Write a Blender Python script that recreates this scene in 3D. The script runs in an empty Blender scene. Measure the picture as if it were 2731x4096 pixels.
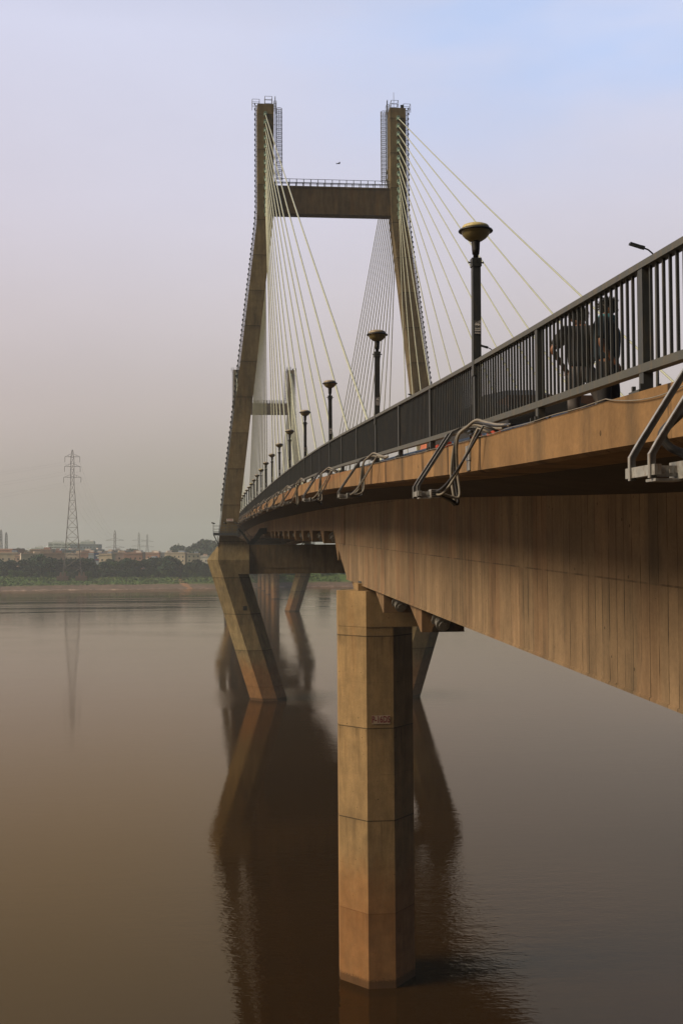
import bpy, math, random
from mathutils import Vector, Matrix
random.seed(7)
S = bpy.context.scene
COL = S.collection
R = math.radians
# ------------------------------------------------------------------ camera
CAM = Vector((-17.25, 0.0, 21.5))
FPX = 4800.0
yaw = math.atan((1365.5-867)/FPX); pit = math.atan(158/FPX); roll = 0.007
cd = bpy.data.cameras.new('camera'); cam = bpy.data.objects.new('camera', cd); COL.objects.link(cam)
cd.sensor_fit = 'VERTICAL'; cd.sensor_height = 24.0; cd.lens = FPX/4096*24.0
cd.clip_start = 0.1; cd.clip_end = 20000
cam.matrix_world = (Matrix.Translation(CAM) @ Matrix.Rotation(-yaw, 4, 'Z') @ Matrix.Rotation(math.pi/2+pit, 4, 'X') @ Matrix.Rotation(-roll, 4, 'Z'))
S.camera = cam
S.view_settings.view_transform = 'Standard'; S.view_settings.look = 'None'
S.view_settings.exposure = 0.0; S.view_settings.gamma = 1.0

# ------------------------------------------------------------------ helpers
class MB:
    def __init__(s): s.v = []; s.f = []; s.mi = []; s.cur = 0
    def add(s, vs, fs):
        o = len(s.v); s.v += [tuple(v) for v in vs]
        for f in fs: s.f.append([i+o for i in f]); s.mi.append(s.cur)
    def box(s, c, d):
        x, y, z = c; a, b, e = d[0]/2, d[1]/2, d[2]/2
        s.add([(x-a,y-b,z-e),(x+a,y-b,z-e),(x+a,y+b,z-e),(x-a,y+b,z-e),(x-a,y-b,z+e),(x+a,y-b,z+e),(x+a,y+b,z+e),(x-a,y+b,z+e)],
              [(3,2,1,0),(4,5,6,7),(0,1,5,4),(1,2,6,5),(2,3,7,6),(3,0,4,7)])
    def bb(s, x0,x1,y0,y1,z0,z1): s.box(((x0+x1)/2,(y0+y1)/2,(z0+z1)/2),(x1-x0,y1-y0,z1-z0))
    def beam(s, p, q, w, h, up=(0,0,1)):
        p=Vector(p); q=Vector(q); d=(q-p).normalized(); u=Vector(up)
        if abs(d.dot(u))>.98: u=Vector((0,1,0))
        a=d.cross(u).normalized()*w/2; b=a.cross(d).normalized()*h/2
        vs=[p-a-b,p+a-b,p+a+b,p-a+b,q-a-b,q+a-b,q+a+b,q-a+b]
        s.add(vs,[(0,1,2,3),(7,6,5,4),(1,0,4,5),(2,1,5,6),(3,2,6,7),(0,3,7,4)])
    def tube(s, pts, r, n=6, cap=True):
        pts=[Vector(p) for p in pts]; k=len(pts); o=[]
        rr = r if isinstance(r,(list,tuple)) else [r]*k
        prev=None
        for i,p in enumerate(pts):
            d=(pts[min(i+1,k-1)]-pts[max(i-1,0)]).normalized()
            if prev is None:
                u=Vector((0,0,1)) if abs(d.z)<.9 else Vector((1,0,0))
                a=d.cross(u).normalized()
            else:
                a=(prev-d*prev.dot(d)).normalized()
            prev=a; b=d.cross(a)
            o+= [p+(a*math.cos(t)+b*math.sin(t))*rr[i] for t in [2*math.pi*j/n for j in range(n)]]
        fs=[]
        for i in range(k-1):
            for j in range(n):
                j2=(j+1)%n; fs.append((i*n+j,i*n+j2,(i+1)*n+j2,(i+1)*n+j))
        if cap: fs.append(tuple(range(n))[::-1]); fs.append(tuple((k-1)*n+j for j in range(n)))
        s.add(o,fs)
    def lathe(s, prof, c=(0,0,0), n=24):
        o=[]; c=Vector(c)
        for (r,z) in prof: o+=[c+Vector((r*math.cos(2*math.pi*j/n),r*math.sin(2*math.pi*j/n),z)) for j in range(n)]
        fs=[]
        for i in range(len(prof)-1):
            for j in range(n):
                j2=(j+1)%n; fs.append((i*n+j,i*n+j2,(i+1)*n+j2,(i+1)*n+j))
        fs.append(tuple(range(n))[::-1]); fs.append(tuple((len(prof)-1)*n+j for j in range(n)))
        s.add(o,fs)
    def loft(s, secs, cap=True):
        n=len(secs[0]); o=[p for q in secs for p in q]; fs=[]
        for i in range(len(secs)-1):
            for j in range(n):
                j2=(j+1)%n; fs.append((i*n+j,i*n+j2,(i+1)*n+j2,(i+1)*n+j))
        if cap: fs.append(tuple(range(n))[::-1]); fs.append(tuple((len(secs)-1)*n+j for j in range(n)))
        s.add(o,fs)
    def ball(s, c, r, n=8, m=6):
        prof=[(max(1e-3,math.sin(math.pi*i/m)),-math.cos(math.pi*i/m)) for i in range(m+1)]
        o=[(c[0]+a*r[0]*math.cos(2*math.pi*j/n),c[1]+a*r[1]*math.sin(2*math.pi*j/n),c[2]+z*r[2]) for a,z in prof for j in range(n)]
        fs=[(i*n+j,i*n+(j+1)%n,(i+1)*n+(j+1)%n,(i+1)*n+j) for i in range(m) for j in range(n)]
        s.add(o,fs)
    def mesh(s, name, mats, smooth=False):
        me=bpy.data.meshes.new(name); me.from_pydata(s.v,[],s.f)
        if not isinstance(mats,(list,tuple)): mats=[mats]
        for m in mats: me.materials.append(m)
        if len(mats)>1: me.polygons.foreach_set('material_index',s.mi)
        if smooth: me.polygons.foreach_set('use_smooth',[True]*len(me.polygons))
        me.validate(); me.update(); return me
    def build(s, name, mats, parent=None, smooth=False, recalc=True):
        me=s.mesh(name,mats,smooth)
        if recalc: fixn(me)
        return link(name,me,parent)
def fixn(me):
    import bmesh
    b=bmesh.new(); b.from_mesh(me); bmesh.ops.recalc_face_normals(b,faces=b.faces); b.to_mesh(me); b.free()
def link(name, me, parent=None, loc=None):
    o=bpy.data.objects.new(name,me); COL.objects.link(o)
    if parent is not None: o.parent=parent
    if loc is not None: o.location=loc
    return o
def tag(o,label=None,cat=None,group=None,kind=None):
    if label: o['label']=label
    if cat: o['category']=cat
    if group: o['group']=group
    if kind: o['kind']=kind
    return o
def empty(name,loc,label,cat,group=None,rz=0):
    o=bpy.data.objects.new(name,None); COL.objects.link(o); o.location=loc; o.rotation_euler.z=rz
    o.empty_display_size=.3
    return tag(o,label,cat,group)
def copy_tree(o,parent=None):
    c=o.copy(); COL.objects.link(c); c.parent=parent
    for ch in list(o.children): copy_tree(ch,c)
    return c
def text_mesh(txt, size, depth=.003):
    cu=bpy.data.curves.new('t','FONT'); cu.body=txt; cu.size=size; cu.extrude=depth; cu.align_x='CENTER'; cu.align_y='CENTER'; cu.offset=size*.018
    cu.resolution_u=3
    ob=bpy.data.objects.new('t',cu); COL.objects.link(ob)
    dg=bpy.context.evaluated_depsgraph_get(); dg.update()
    me=bpy.data.meshes.new_from_object(ob.evaluated_get(dg))
    bpy.data.objects.remove(ob); bpy.data.curves.remove(cu)
    me.transform(Matrix.Rotation(math.pi/2,4,'X'))   # faces -y
    return me

# ------------------------------------------------------------------ materials
class NT:
    def __init__(s,name):
        s.m=bpy.data.materials.new(name); s.m.use_nodes=True; s.t=s.m.node_tree; s.n=s.t.nodes; s.l=s.t.links
        s.bsdf=s.n['Principled BSDF']; s.out=s.n['Material Output']
    def node(s,t,**k):
        n=s.n.new(t)
        for a,b in k.items(): setattr(n,a,b)
        return n
    def put(s,sock,v):
        if isinstance(v,(int,float)): sock.default_value=v
        elif isinstance(v,(tuple,list)): sock.default_value=tuple(v)+((1,) if len(v)==3 and len(sock.default_value)==4 else ())
        else: s.l.new(v,sock)
    def math(s,op,a,b=None,c=None,clamp=False):
        n=s.node('ShaderNodeMath',operation=op,use_clamp=clamp); s.put(n.inputs[0],a)
        if b is not None: s.put(n.inputs[1],b)
        if c is not None: s.put(n.inputs[2],c)
        return n.outputs[0]
    def pos(s):
        g=s.node('ShaderNodeNewGeometry'); return g.outputs['Position']
    def sep(s,v):
        n=s.node('ShaderNodeSeparateXYZ'); s.l.new(v,n.inputs[0]); return n.outputs
    def comb(s,x,y,z):
        n=s.node('ShaderNodeCombineXYZ')
        for i,v in enumerate((x,y,z)): s.put(n.inputs[i],v)
        return n.outputs[0]
    def scale(s,v,sc,loc=(0,0,0)):
        n=s.node('ShaderNodeMapping'); s.l.new(v,n.inputs[0]); n.inputs['Scale'].default_value=sc; n.inputs['Location'].default_value=loc; return n.outputs[0]
    def noise(s,v,scale,detail=4,rough=.55,dist=0):
        n=s.node('ShaderNodeTexNoise'); s.l.new(v,n.inputs['Vector']); n.inputs['Scale'].default_value=scale
        n.inputs['Detail'].default_value=detail; n.inputs['Roughness'].default_value=rough; n.inputs['Distortion'].default_value=dist
        return n.outputs[0]
    def white(s,v):
        n=s.node('ShaderNodeTexWhiteNoise',noise_dimensions='3D'); s.l.new(v,n.inputs[0]); return n.outputs[0]
    def mr(s,v,a,b,c,d,smooth=False):
        n=s.node('ShaderNodeMapRange',clamp=True)
        if smooth: n.interpolation_type='SMOOTHSTEP'
        s.put(n.inputs[0],v)
        for i,x in enumerate((a,b,c,d)): n.inputs[i+1].default_value=x
        return n.outputs[0]
    def mix(s,f,a,b,bt='MIX'):
        n=s.node('ShaderNodeMix',data_type='RGBA',blend_type=bt); s.put(n.inputs['Factor'],f); s.put(n.inputs['A'],a); s.put(n.inputs['B'],b); return n.outputs['Result']
    def mulc(s,c,f):
        n=s.node('ShaderNodeVectorMath',operation='SCALE'); s.put(n.inputs[0],c); s.put(n.inputs['Scale'],f); return n.outputs[0]
    def bump(s,h,strength,dist=.02,normal=None):
        n=s.node('ShaderNodeBump'); s.l.new(h,n.inputs['Height']); s.put(n.inputs['Strength'],strength); n.inputs['Distance'].default_value=dist
        if normal is not None: s.l.new(normal,n.inputs['Normal'])
        return n.outputs[0]
    def fin(s,col=None,rough=None,metal=None,normal=None,spec=None):
        if col is not None: s.put(s.bsdf.inputs['Base Color'],col)
        if rough is not None: s.put(s.bsdf.inputs['Roughness'],rough)
        if metal is not None: s.put(s.bsdf.inputs['Metallic'],metal)
        if spec is not None: s.bsdf.inputs['Specular IOR Level'].default_value=spec
        if normal is not None: s.l.new(normal,s.bsdf.inputs['Normal'])
        return s.m

def concrete(name,base,plank=0,zlines=0,zslope=0,zoff=0,flood=False,rust=.0,joint=0,streak=.35,plankvar=.3,grime=0):
    t=NT(name); p=t.pos(); x,y,z=t.sep(p)
    big=t.noise(p,.22,5,.6); med=t.noise(p,1.3,6,.62); fine=t.noise(p,14,5,.75)
    st=t.noise(t.scale(p,(1.7,1.7,.28)),1.0,6,.7)
    c=t.mulc(base,t.mr(big,.3,.7,.78,1.2))
    c=t.mulc(c,t.mr(med,.3,.72,.84,1.14))
    c=t.mulc(c,t.mr(st,.3,.62,1-streak,1.08))
    c=t.mulc(c,t.mr(fine,.3,.7,.86,1.12))
    h=t.math('ADD',t.math('MULTIPLY',fine,.35),med)
    if plank:
        yy=t.math('ADD',y,t.math('MULTIPLY',t.noise(t.scale(p,(.3,.3,.3)),1.0,2),.10))
        q=t.math('DIVIDE',yy,plank); fl=t.math('FLOOR',q); fr=t.math('FRACT',q)
        zz=t.math('SUBTRACT',z,t.math('MULTIPLY',y,zslope)); zq=t.math('DIVIDE',t.math('SUBTRACT',zz,zoff),zlines or 2.0); zf=t.math('FLOOR',zq); zr=t.math('FRACT',zq)
        w=t.white(t.comb(fl,zf,3.0)); w2=t.white(t.comb(t.math('FLOOR',t.math('DIVIDE',yy,plank*2.7)),zf,9.0))
        c=t.mulc(c,t.mr(w,0,1,1-plankvar,1+plankvar*.7))
        c=t.mix(t.math('MULTIPLY',t.mr(w2,.55,1,0,1),rust),c,t.mulc(base,1.0) if False else (base[0]*1.05,base[1]*.66,base[2]*.5))
        lw=t.mr(t.noise(t.scale(p,(.8,1.5,.5)),1.0,3),.35,.65,.03,.12)
        line=t.mr(t.math('DIVIDE',fr,lw),.5,1.0,1,0)
        gate=t.math('GREATER_THAN',t.white(t.comb(fl,1.0,5.0)),.22)
        brk=t.mr(t.noise(t.scale(p,(1,6,.9)),1.0,4),.38,.52,.0,1)
        line=t.math('MULTIPLY',t.math('MULTIPLY',line,gate),brk)
        dr2=t.noise(t.scale(p,(.5,1.15,.07),(2,5,1)),1.0,5,.62); c=t.mulc(c,t.mr(dr2,.56,.66,1,.72)); lt=t.noise(t.scale(p,(.5,1.9,.12),(9,2,4)),1.0,4,.6); c=t.mulc(c,t.mr(lt,.58,.66,1,1.15))
        c=t.mulc(c,t.mr(line,0,1,1,.16))
        h=t.math('SUBTRACT',h,t.math('MULTIPLY',line,1.2))
        if zlines:
            l2=t.math('MULTIPLY',t.math('LESS_THAN',zr,.035/zlines),t.mr(t.noise(p,.9,3),.4,.55,.15,1))
            c=t.mulc(c,t.mr(l2,0,1,1,.55))
    elif zlines:
        zq=t.math('DIVIDE',t.math('SUBTRACT',z,zoff),zlines); zf=t.math('FLOOR',zq); zr=t.math('FRACT',zq)
        w=t.white(t.comb(0.0,zf,7.0)); c=t.mulc(c,t.mr(w,0,1,.86,1.12))
        l2=t.math('LESS_THAN',zr,(joint or .055)/zlines)
        below=t.mr(zr,.86,1.0,1,.86)
        c=t.mulc(c,below)
        drip=t.math('MULTIPLY',t.mr(t.noise(t.scale(p,(5,5,.35)),1.0,4,.6),.5,.64,0,1),t.mr(zr,.45,1,0,1)); c=t.mulc(c,t.mr(drip,0,1,1,.62))
        c=t.mulc(c,t.mr(l2,0,1,1,.28)); h=t.math('SUBTRACT',h,t.math('MULTIPLY',l2,2.0))
        zh=t.math('FRACT',t.math('ADD',zq,.5)); l3=t.math('MULTIPLY',t.math('LESS_THAN',zh,.03/zlines),t.mr(med,.45,.6,.1,.8))
        c=t.mulc(c,t.mr(l3,0,1,1,.6))
    if rust and not plank:
        rs=t.noise(t.scale(p,(1.1,1.1,.1),(5,3,1)),1.0,5,.6)
        c=t.mix(t.math('MULTIPLY',t.mr(rs,.52,.68,0,1),rust),c,(base[0]*1.25,base[1]*.8,base[2]*.42))
    # form tie holes and pits
    vo=t.node('ShaderNodeTexVoronoi',feature='F1'); t.l.new(p,vo.inputs['Vector']); vo.inputs['Scale'].default_value=2.3
    pit_=t.math('MULTIPLY',t.math('LESS_THAN',vo.outputs['Distance'],.075),t.mr(med,.46,.52,0,1))
    c=t.mulc(c,t.mr(pit_,0,1,1,.35))
    if grime:
        g=t.noise(t.scale(p,(.9,.9,.22),(1,7,3)),1.0,6,.65)
        c=t.mix(t.math('MULTIPLY',t.mr(g,.5,.72,0,1),grime),c,(.035,.033,.026))
    if flood:
        zz=t.math('ADD',z,t.math('MULTIPLY',t.noise(t.scale(p,(.9,.9,.5)),1.0,6,.65),4.5))
        c=t.mix(t.mr(zz,6.0,9.4,.62,0,True),c,t.mulc((.20,.085,.026),t.mr(med,.3,.7,.75,1.2)))
        c=t.mulc(c,t.mr(t.math('ADD',z,t.math('MULTIPLY',fine,.5)),.55,.75,.42,1,True))
    return t.fin(c,.85,normal=t.bump(h,.35,.03),spec=.25)
def plain(name,col,rough=.6,metal=0,var=.15,scale=3,spec=.5,dirt=None):
    t=NT(name); p=t.pos(); n=t.noise(p,scale,5,.6)
    c=t.mulc(col,t.mr(n,.3,.7,1-var,1+var))
    if dirt:
        d=t.noise(t.scale(p,(2,2,.5),(3,1,2)),scale*1.3,5,.65); c=t.mix(t.mr(d,.5,.7,0,.8),c,dirt)
    return t.fin(c,t.mr(n,.3,.7,max(0,rough-.08),min(1,rough+.08)),metal,spec=spec)

M={}
M['web']=concrete('board_marked_concrete',(.185,.130,.078),plank=.42,zlines=2.05,zslope=.0205,zoff=18.45,rust=.3,plankvar=.15,grime=.55,streak=.08)
M['webs']=concrete('board_marked_concrete_span',(.17,.11,.058),plank=.42,zlines=0,rust=.2,plankvar=.2,grime=.4)
M['fascia']=concrete('fascia_concrete',(.215,.130,.060),plank=2.6,rust=.35,plankvar=.10,streak=.18,grime=.7)
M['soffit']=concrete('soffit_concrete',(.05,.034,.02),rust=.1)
M['pier']=concrete('pier_concrete',(.275,.19,.095),zlines=4.55,zoff=-.95,flood=True,rust=.15,grime=.25,streak=.3)
M['pylon']=concrete('pylon_concrete',(.21,.168,.092),zlines=5.26,zoff=2.0,joint=.09,flood=True,rust=.15,streak=.35,grime=.45)
M['beam']=concrete('crossbeam_concrete',(.145,.105,.056),rust=.3,streak=.5,grime=.6)
M['asphalt']=plain('asphalt',(.05,.05,.05),.9)
M['rail']=plain('grey_green_rail_paint',(.060,.063,.054),.5,0,.2,6,dirt=(.11,.085,.05))
M['post']=plain('grey_post_paint',(.036,.041,.043),.55,0,.2,5,dirt=(.075,.065,.045))
M['dark']=plain('dark_steel',(.02,.024,.026),.5,.0,.2,5)
M['galv']=plain('galvanised_steel',(.30,.31,.31),.45,.3,.25,12,dirt=(.16,.10,.06))
M['armd']=plain('weathered_arm_steel',(.10,.105,.11),.5,.2,.3,12,dirt=(.10,.065,.04))
M['lampbowl']=plain('yellowed_lamp_bowl',(.20,.17,.08),.35,0,.12,20)
M['lamptop']=plain('faded_lamp_cover',(.46,.40,.19),.5,0,.2,14,dirt=(.2,.15,.08))
M['lamptopg']=plain('grey_lamp_cover',(.30,.26,.19),.5,0,.2,14,dirt=(.16,.11,.07))
M['black']=plain('black_plastic',(.012,.012,.013),.5)
M['white']=plain('white_plate',(.85,.83,.80),.6,0,.08,10)
M['maroon']=plain('maroon_lettering',(.16,.02,.03),.7)
M['redpaint']=plain('red_lettering',(.35,.04,.04),.7)
M['cable']=plain('pale_cable_sheath',(.40,.43,.34),.5,0,.08,2,dirt=(.28,.31,.25))
M['anch']=plain('weathered_anchor_paint',(.20,.30,.26),.6,0,.2,6)
M['hose']=plain('grey_conduit',(.19,.175,.15),.55,0,.2,9)
M['hoseb']=plain('black_conduit',(.025,.026,.03),.45,0,.2,9)
M['platf']=plain('slate_platform_paint',(.075,.09,.105),.55,0,.25,4)
M['blue']=plain('blue_barrier_paint',(.016,.04,.095),.6,0,.2,6)
M['tarp']=plain('dark_tarpaulin',(.014,.013,.012),.7,0,.35,4)
M['lattice']=plain('lattice_steel',(.10,.085,.085),.6,0,.1,1)
M['glass']=plain('dark_window_glass',(.03,.035,.04),.15)
M['tyre']=plain('tyre_rubber',(.02,.02,.02),.85)

# ------------------------------------------------------------------ world and sun
W=bpy.data.worlds.new('World'); S.world=W; W.use_nodes=True
wt=NT.__new__(NT); wt.t=W.node_tree; wt.n=wt.t.nodes; wt.l=wt.t.links
bg=wt.n['Background']
SUN_EL=R(38); SUN_AZ=R(262)   # compass angle clockwise from +y : the sun stands to the left of the bridge
sky=wt.node('ShaderNodeTexSky',sky_type='NISHITA'); sky.sun_disc=False; sky.sun_elevation=SUN_EL; sky.sun_rotation=SUN_AZ
sky.air_density=1.5; sky.dust_density=5.0; sky.ozone_density=1.5
tc=wt.node('ShaderNodeTexCoord'); d=tc.outputs['Generated']; dx,dy,dz=wt.sep(d)
el=wt.math('MAXIMUM',dz,0.0)
rp=wt.node('ShaderNodeValToRGB'); wt.l.new(el,rp.inputs[0])
stops=[(0,(.30,.275,.215)),(.05,(.385,.345,.285)),(.12,(.53,.465,.445)),(.20,(.62,.565,.60)),(.28,(.66,.635,.74)),(.40,(.67,.69,.86)),(.6,(.26,.33,.50)),(1,(.12,.17,.28))]
e=rp.color_ramp.elements
while len(e)<len(stops): e.new(.5)
for i,(a,c) in enumerate(stops): e[i].position=a; e[i].color=c+(1,)
c=rp.outputs[0]
cl=wt.noise(wt.scale(d,(3,3,6)),1.0,5,.55)
# thin haze veil with a bluer opening high on the right
side=wt.math('ADD',wt.math('MULTIPLY',dx,1.0),wt.math('MULTIPLY',cl,.35))
blue=wt.math('MULTIPLY',wt.math('MULTIPLY',wt.mr(side,.12,.40,0,1,True),wt.mr(el,.26,.42,0,1,True)),wt.mr(wt.noise(wt.scale(d,(2.2,2.2,7),(1,2,.4)),1.0,4,.55),.36,.58,.25,1.15,True))
c=wt.mix(wt.math('MULTIPLY',blue,.85),c,(.46,.61,.93))
c=wt.mix(wt.math('MULTIPLY',wt.mr(dx,-.25,.05,1,0,True),wt.mr(el,0,.45,.28,.12)),c,(.60,.48,.50))
sky_dim=wt.math('MULTIPLY',wt.mr(dy,-.1,.6,.13,1.0,True),wt.math('MULTIPLY',wt.mr(dx,.42,.75,1.0,.3,True),wt.mr(dx,-.6,-.28,.5,1.0,True)))      # sky dimmed behind the camera and on both sides, added to deepen the shade
c=wt.mulc(c,sky_dim)
c=wt.mulc(c,wt.mr(cl,.3,.7,.955,1.035))
nis=wt.mulc(wt.mulc(sky.outputs[0],.012),sky_dim)
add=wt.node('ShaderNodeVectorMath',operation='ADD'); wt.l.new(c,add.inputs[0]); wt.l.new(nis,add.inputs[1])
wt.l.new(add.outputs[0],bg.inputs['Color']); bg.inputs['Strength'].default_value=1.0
sl=bpy.data.lights.new('sun','SUN'); sl.energy=5.0; sl.angle=R(28); sl.color=(1.0,.80,.56)
so=bpy.data.objects.new('sun',sl); COL.objects.link(so); so.location=(-200,0,150)
sd=Vector((math.sin(SUN_AZ)*math.cos(SUN_EL),math.cos(SUN_AZ)*math.cos(SUN_EL),math.sin(SUN_EL)))
so.rotation_euler=(-sd).to_track_quat('-Z','Y').to_euler()

# ------------------------------------------------------------------ deck profile
PR=[(-60,21.7),(-20,23.3),(0,24.00),(10.5,24.34),(19.25,24.62),(31.6,25.13),(45.7,25.70),(58,26.08),(70,26.37),(92,26.82),(140,27.62),(189,28.38),(240,28.88),(307,29.08)]
PR=PR+[(614-a,b) for a,b in PR[:-1]][::-1]
def rail_z(y):
    for i in range(len(PR)-1):
        if PR[i][0]<=y<=PR[i+1][0]:
            p0=PR[max(i-1,0)];p1=PR[i];p2=PR[i+1];p3=PR[min(i+2,len(PR)-1)]
            m1=(p2[1]-p0[1])/(p2[0]-p0[0]);m2=(p3[1]-p1[1])/(p3[0]-p1[0]);h=p2[0]-p1[0];t=(y-p1[0])/h
            return (2*t**3-3*t*t+1)*p1[1]+(t**3-2*t*t+t)*h*m1+(-2*t**3+3*t*t)*p2[1]+(t**3-t*t)*h*m2
    if y>PR[-1][0]: return PR[-1][1]-(y-PR[-1][0])*.03
    return PR[0][1]
def kerb_z(y): return rail_z(y)-1.34
YS=[-30,-15]+[i*4.0 for i in range(0,40)]+[160+i*10 for i in range(0,60)]+[770,800,840,900]
YS=sorted(set(YS))
def sweep(mb,prof,ys,zf=kerb_z):
    mb.loft([[(x,y,zf(y)+z) for x,z in prof] for y in ys])
YC=176.8     # near pylon
LAMPS=[7.6,19.3,31.6,44.7,57.6,69.7,81.3,92.6,103.8,115.1,126.3,137.4,148.4,159.5,170.5,181.6,192.7,204.2]
while LAMPS[-1]<560: LAMPS.append(LAMPS[-1]+11.6)
POSTS=[-8,-4.2,-.4,3.4]
for a,b in zip(LAMPS[:-1],LAMPS[1:]): POSTS+= [a,a+(b-a)*.335,a+(b-a)*.67]

# ================================================================== BRIDGE DECK
deck=empty('bridge_deck',(0,0,20),'long concrete bridge deck with ochre edge beam, rising from the right foreground to the pylon','bridge deck')
def dbuild(mb,name,m,smooth=False):
    o=mb.build(name,m,deck,smooth); o.location=(0,0,-20); return o
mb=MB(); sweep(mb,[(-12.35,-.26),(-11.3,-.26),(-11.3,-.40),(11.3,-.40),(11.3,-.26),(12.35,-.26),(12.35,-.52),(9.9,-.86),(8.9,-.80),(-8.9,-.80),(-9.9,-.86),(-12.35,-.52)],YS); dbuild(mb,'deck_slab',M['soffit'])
for sx in (-1,1):
    mb=MB(); pr=[(sx*12.35,0),(sx*13.2,-.0),(sx*13.2,-.50),(sx*13.12,-.54),(sx*12.35,-.56)]
    sweep(mb,pr,YS); dbuild(mb,'edge_beam',M['fascia'])
    mb=MB(); sweep(mb,[(sx*.25,-.40+.004),(sx*11.28,-.396),(sx*11.28,-.39),(sx*.25,-.39)],YS); dbuild(mb,'carriageway',M['asphalt'])
mb=MB(); sweep(mb,[(-.25,-.38),(-.15,.35),(.15,.35),(.25,-.38)],YS); dbuild(mb,'median_barrier',M['beam'])
for x in (-10.9,10.9):
    mb=MB(); sweep(mb,[(x-.06,-.386),(x+.06,-.386),(x+.06,-.382),(x-.06,-.382)],YS); dbuild(mb,'lane_marking',M['white'])
def deep_bottom(y): return 19.92-.0205*(67.3-y)
def girder(y0,y1,sx,xo,xi,mat,bot,name,lip=.06):
    mb=MB(); n=max(2,int((y1-y0)/2)); ys=[y0+(y1-y0)*i/n for i in range(n+1)]
    secs=[]
    for y in ys:
        zt=kerb_z(y)-.84; zb=bot(y)
        secs.append([(sx*xo,y,zt),(sx*xo,y,zb+.06),(sx*(xo+lip),y,zb+.05),(sx*(xo+lip),y,zb),(sx*xi,y,zb),(sx*xi,y,zt)])
    mb.loft(secs); return dbuild(mb,name,mat)
def shal(y): return kerb_z(y)-2.36
for sx in (-1,1):
    girder(-28,67.6,sx,9.98,6.0,M['web'],deep_bottom,'haunch_girder',.03)
    def step(y): t=(y-67.6)/8.4; return deep_bottom(67.6)*(1-t)+shal(76)*t
    girder(67.6,76,sx,9.9,8.6,M['web'],step,'haunch_girder',.02)
    girder(76,537.6,sx,9.9,8.6,M['webs'],shal,'edge_girder',.05)
    def db2(y): return deep_bottom(613.6-y)
    def st2(y): t=(y-537.6)/8.4; return shal(537.6)*(1-t)+db2(546)*t
    girder(537.6,546,sx,9.9,8.6,M['web'],st2,'haunch_girder',.02)
    girder(546,860,sx,9.98,6.0,M['web'],lambda y: min(db2(min(y,600)),kerb_z(y)-3),'haunch_girder',.03)
    mb=MB(); 
    for yy in (69.6,):   # pilaster at the start of the cable-stayed deck
        mb.bb(*sorted((sx*9.95,sx*9.80)),yy-.7,yy+.7,21.9,kerb_z(yy)-.87)
    dbuild(mb,'pilaster',M['web'])
# anchor wedges under the girders at every stay
def bot_at(y):
    if y<67.6: return deep_bottom(y)
    if y<76: t=(y-67.6)/8.4; return deep_bottom(67.6)*(1-t)+shal(76)*t
    if y<537.6: return shal(y)
    return deep_bottom(613.6-y)
STAY=[]          # (y_anchor, direction to tower)
for yc in (YC,YC+260):
    for n in range(13):
        STAY.append((yc-133.6+10*n,1,yc,n)); STAY.append((yc+133.6-10*n,-1,yc,n))
for (ya,dr,yc,n) in STAY:
    for sx in (-1,1):
        zb=bot_at(ya); zf=bot_at(ya+dr*2.8)
        hz=.88
        mb=MB(); a,b=sx*9.86,sx*8.3
        tri=[(ya,zb+.05),(ya,zb-hz),(ya+dr*.25,zb-hz),(ya+dr*2.9,zf-.02),(ya+dr*2.9,zf+.1)]
        mb.loft([[(a,y,z) for y,z in tri],[(b,y,z) for y,z in tri]])
        an=dbuild(mb,'anchor_block',M['webs'])
        mb=MB(); cx=sx*9.15; cz=zb-hz*.52
        dd=Vector((0,-dr,-.42)).normalized()
        p=Vector((cx,ya+dr*.1,cz+.04))
        mb.tube([p,p+dd*.16],.36,16); mb.tube([p+dd*.16,p+dd*.5],.25,16); mb.tube([p+dd*.5,p+dd*.58],.15,12)
        if yc==YC:
            o=mb.build('anchor_cap',M['galv'],an)
# cross beams
for (ya,dr,yc,n) in STAY:
    if ya<68 or ya>545: continue
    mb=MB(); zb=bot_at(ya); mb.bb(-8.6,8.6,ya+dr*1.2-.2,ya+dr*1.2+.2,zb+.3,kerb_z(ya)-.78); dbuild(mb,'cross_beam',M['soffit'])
# small inspection box fixed to the fascia
mb=MB(); yy=19.0; zz=kerb_z(yy); mb.bb(-13.235,-13.203,yy-.14,yy+.14,zz-.32,zz-.08); mb.bb(-13.225,-13.203,yy-.11,yy+.11,zz-.48,zz-.33); dbuild(mb,'junction_plate',M['galv'])

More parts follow.
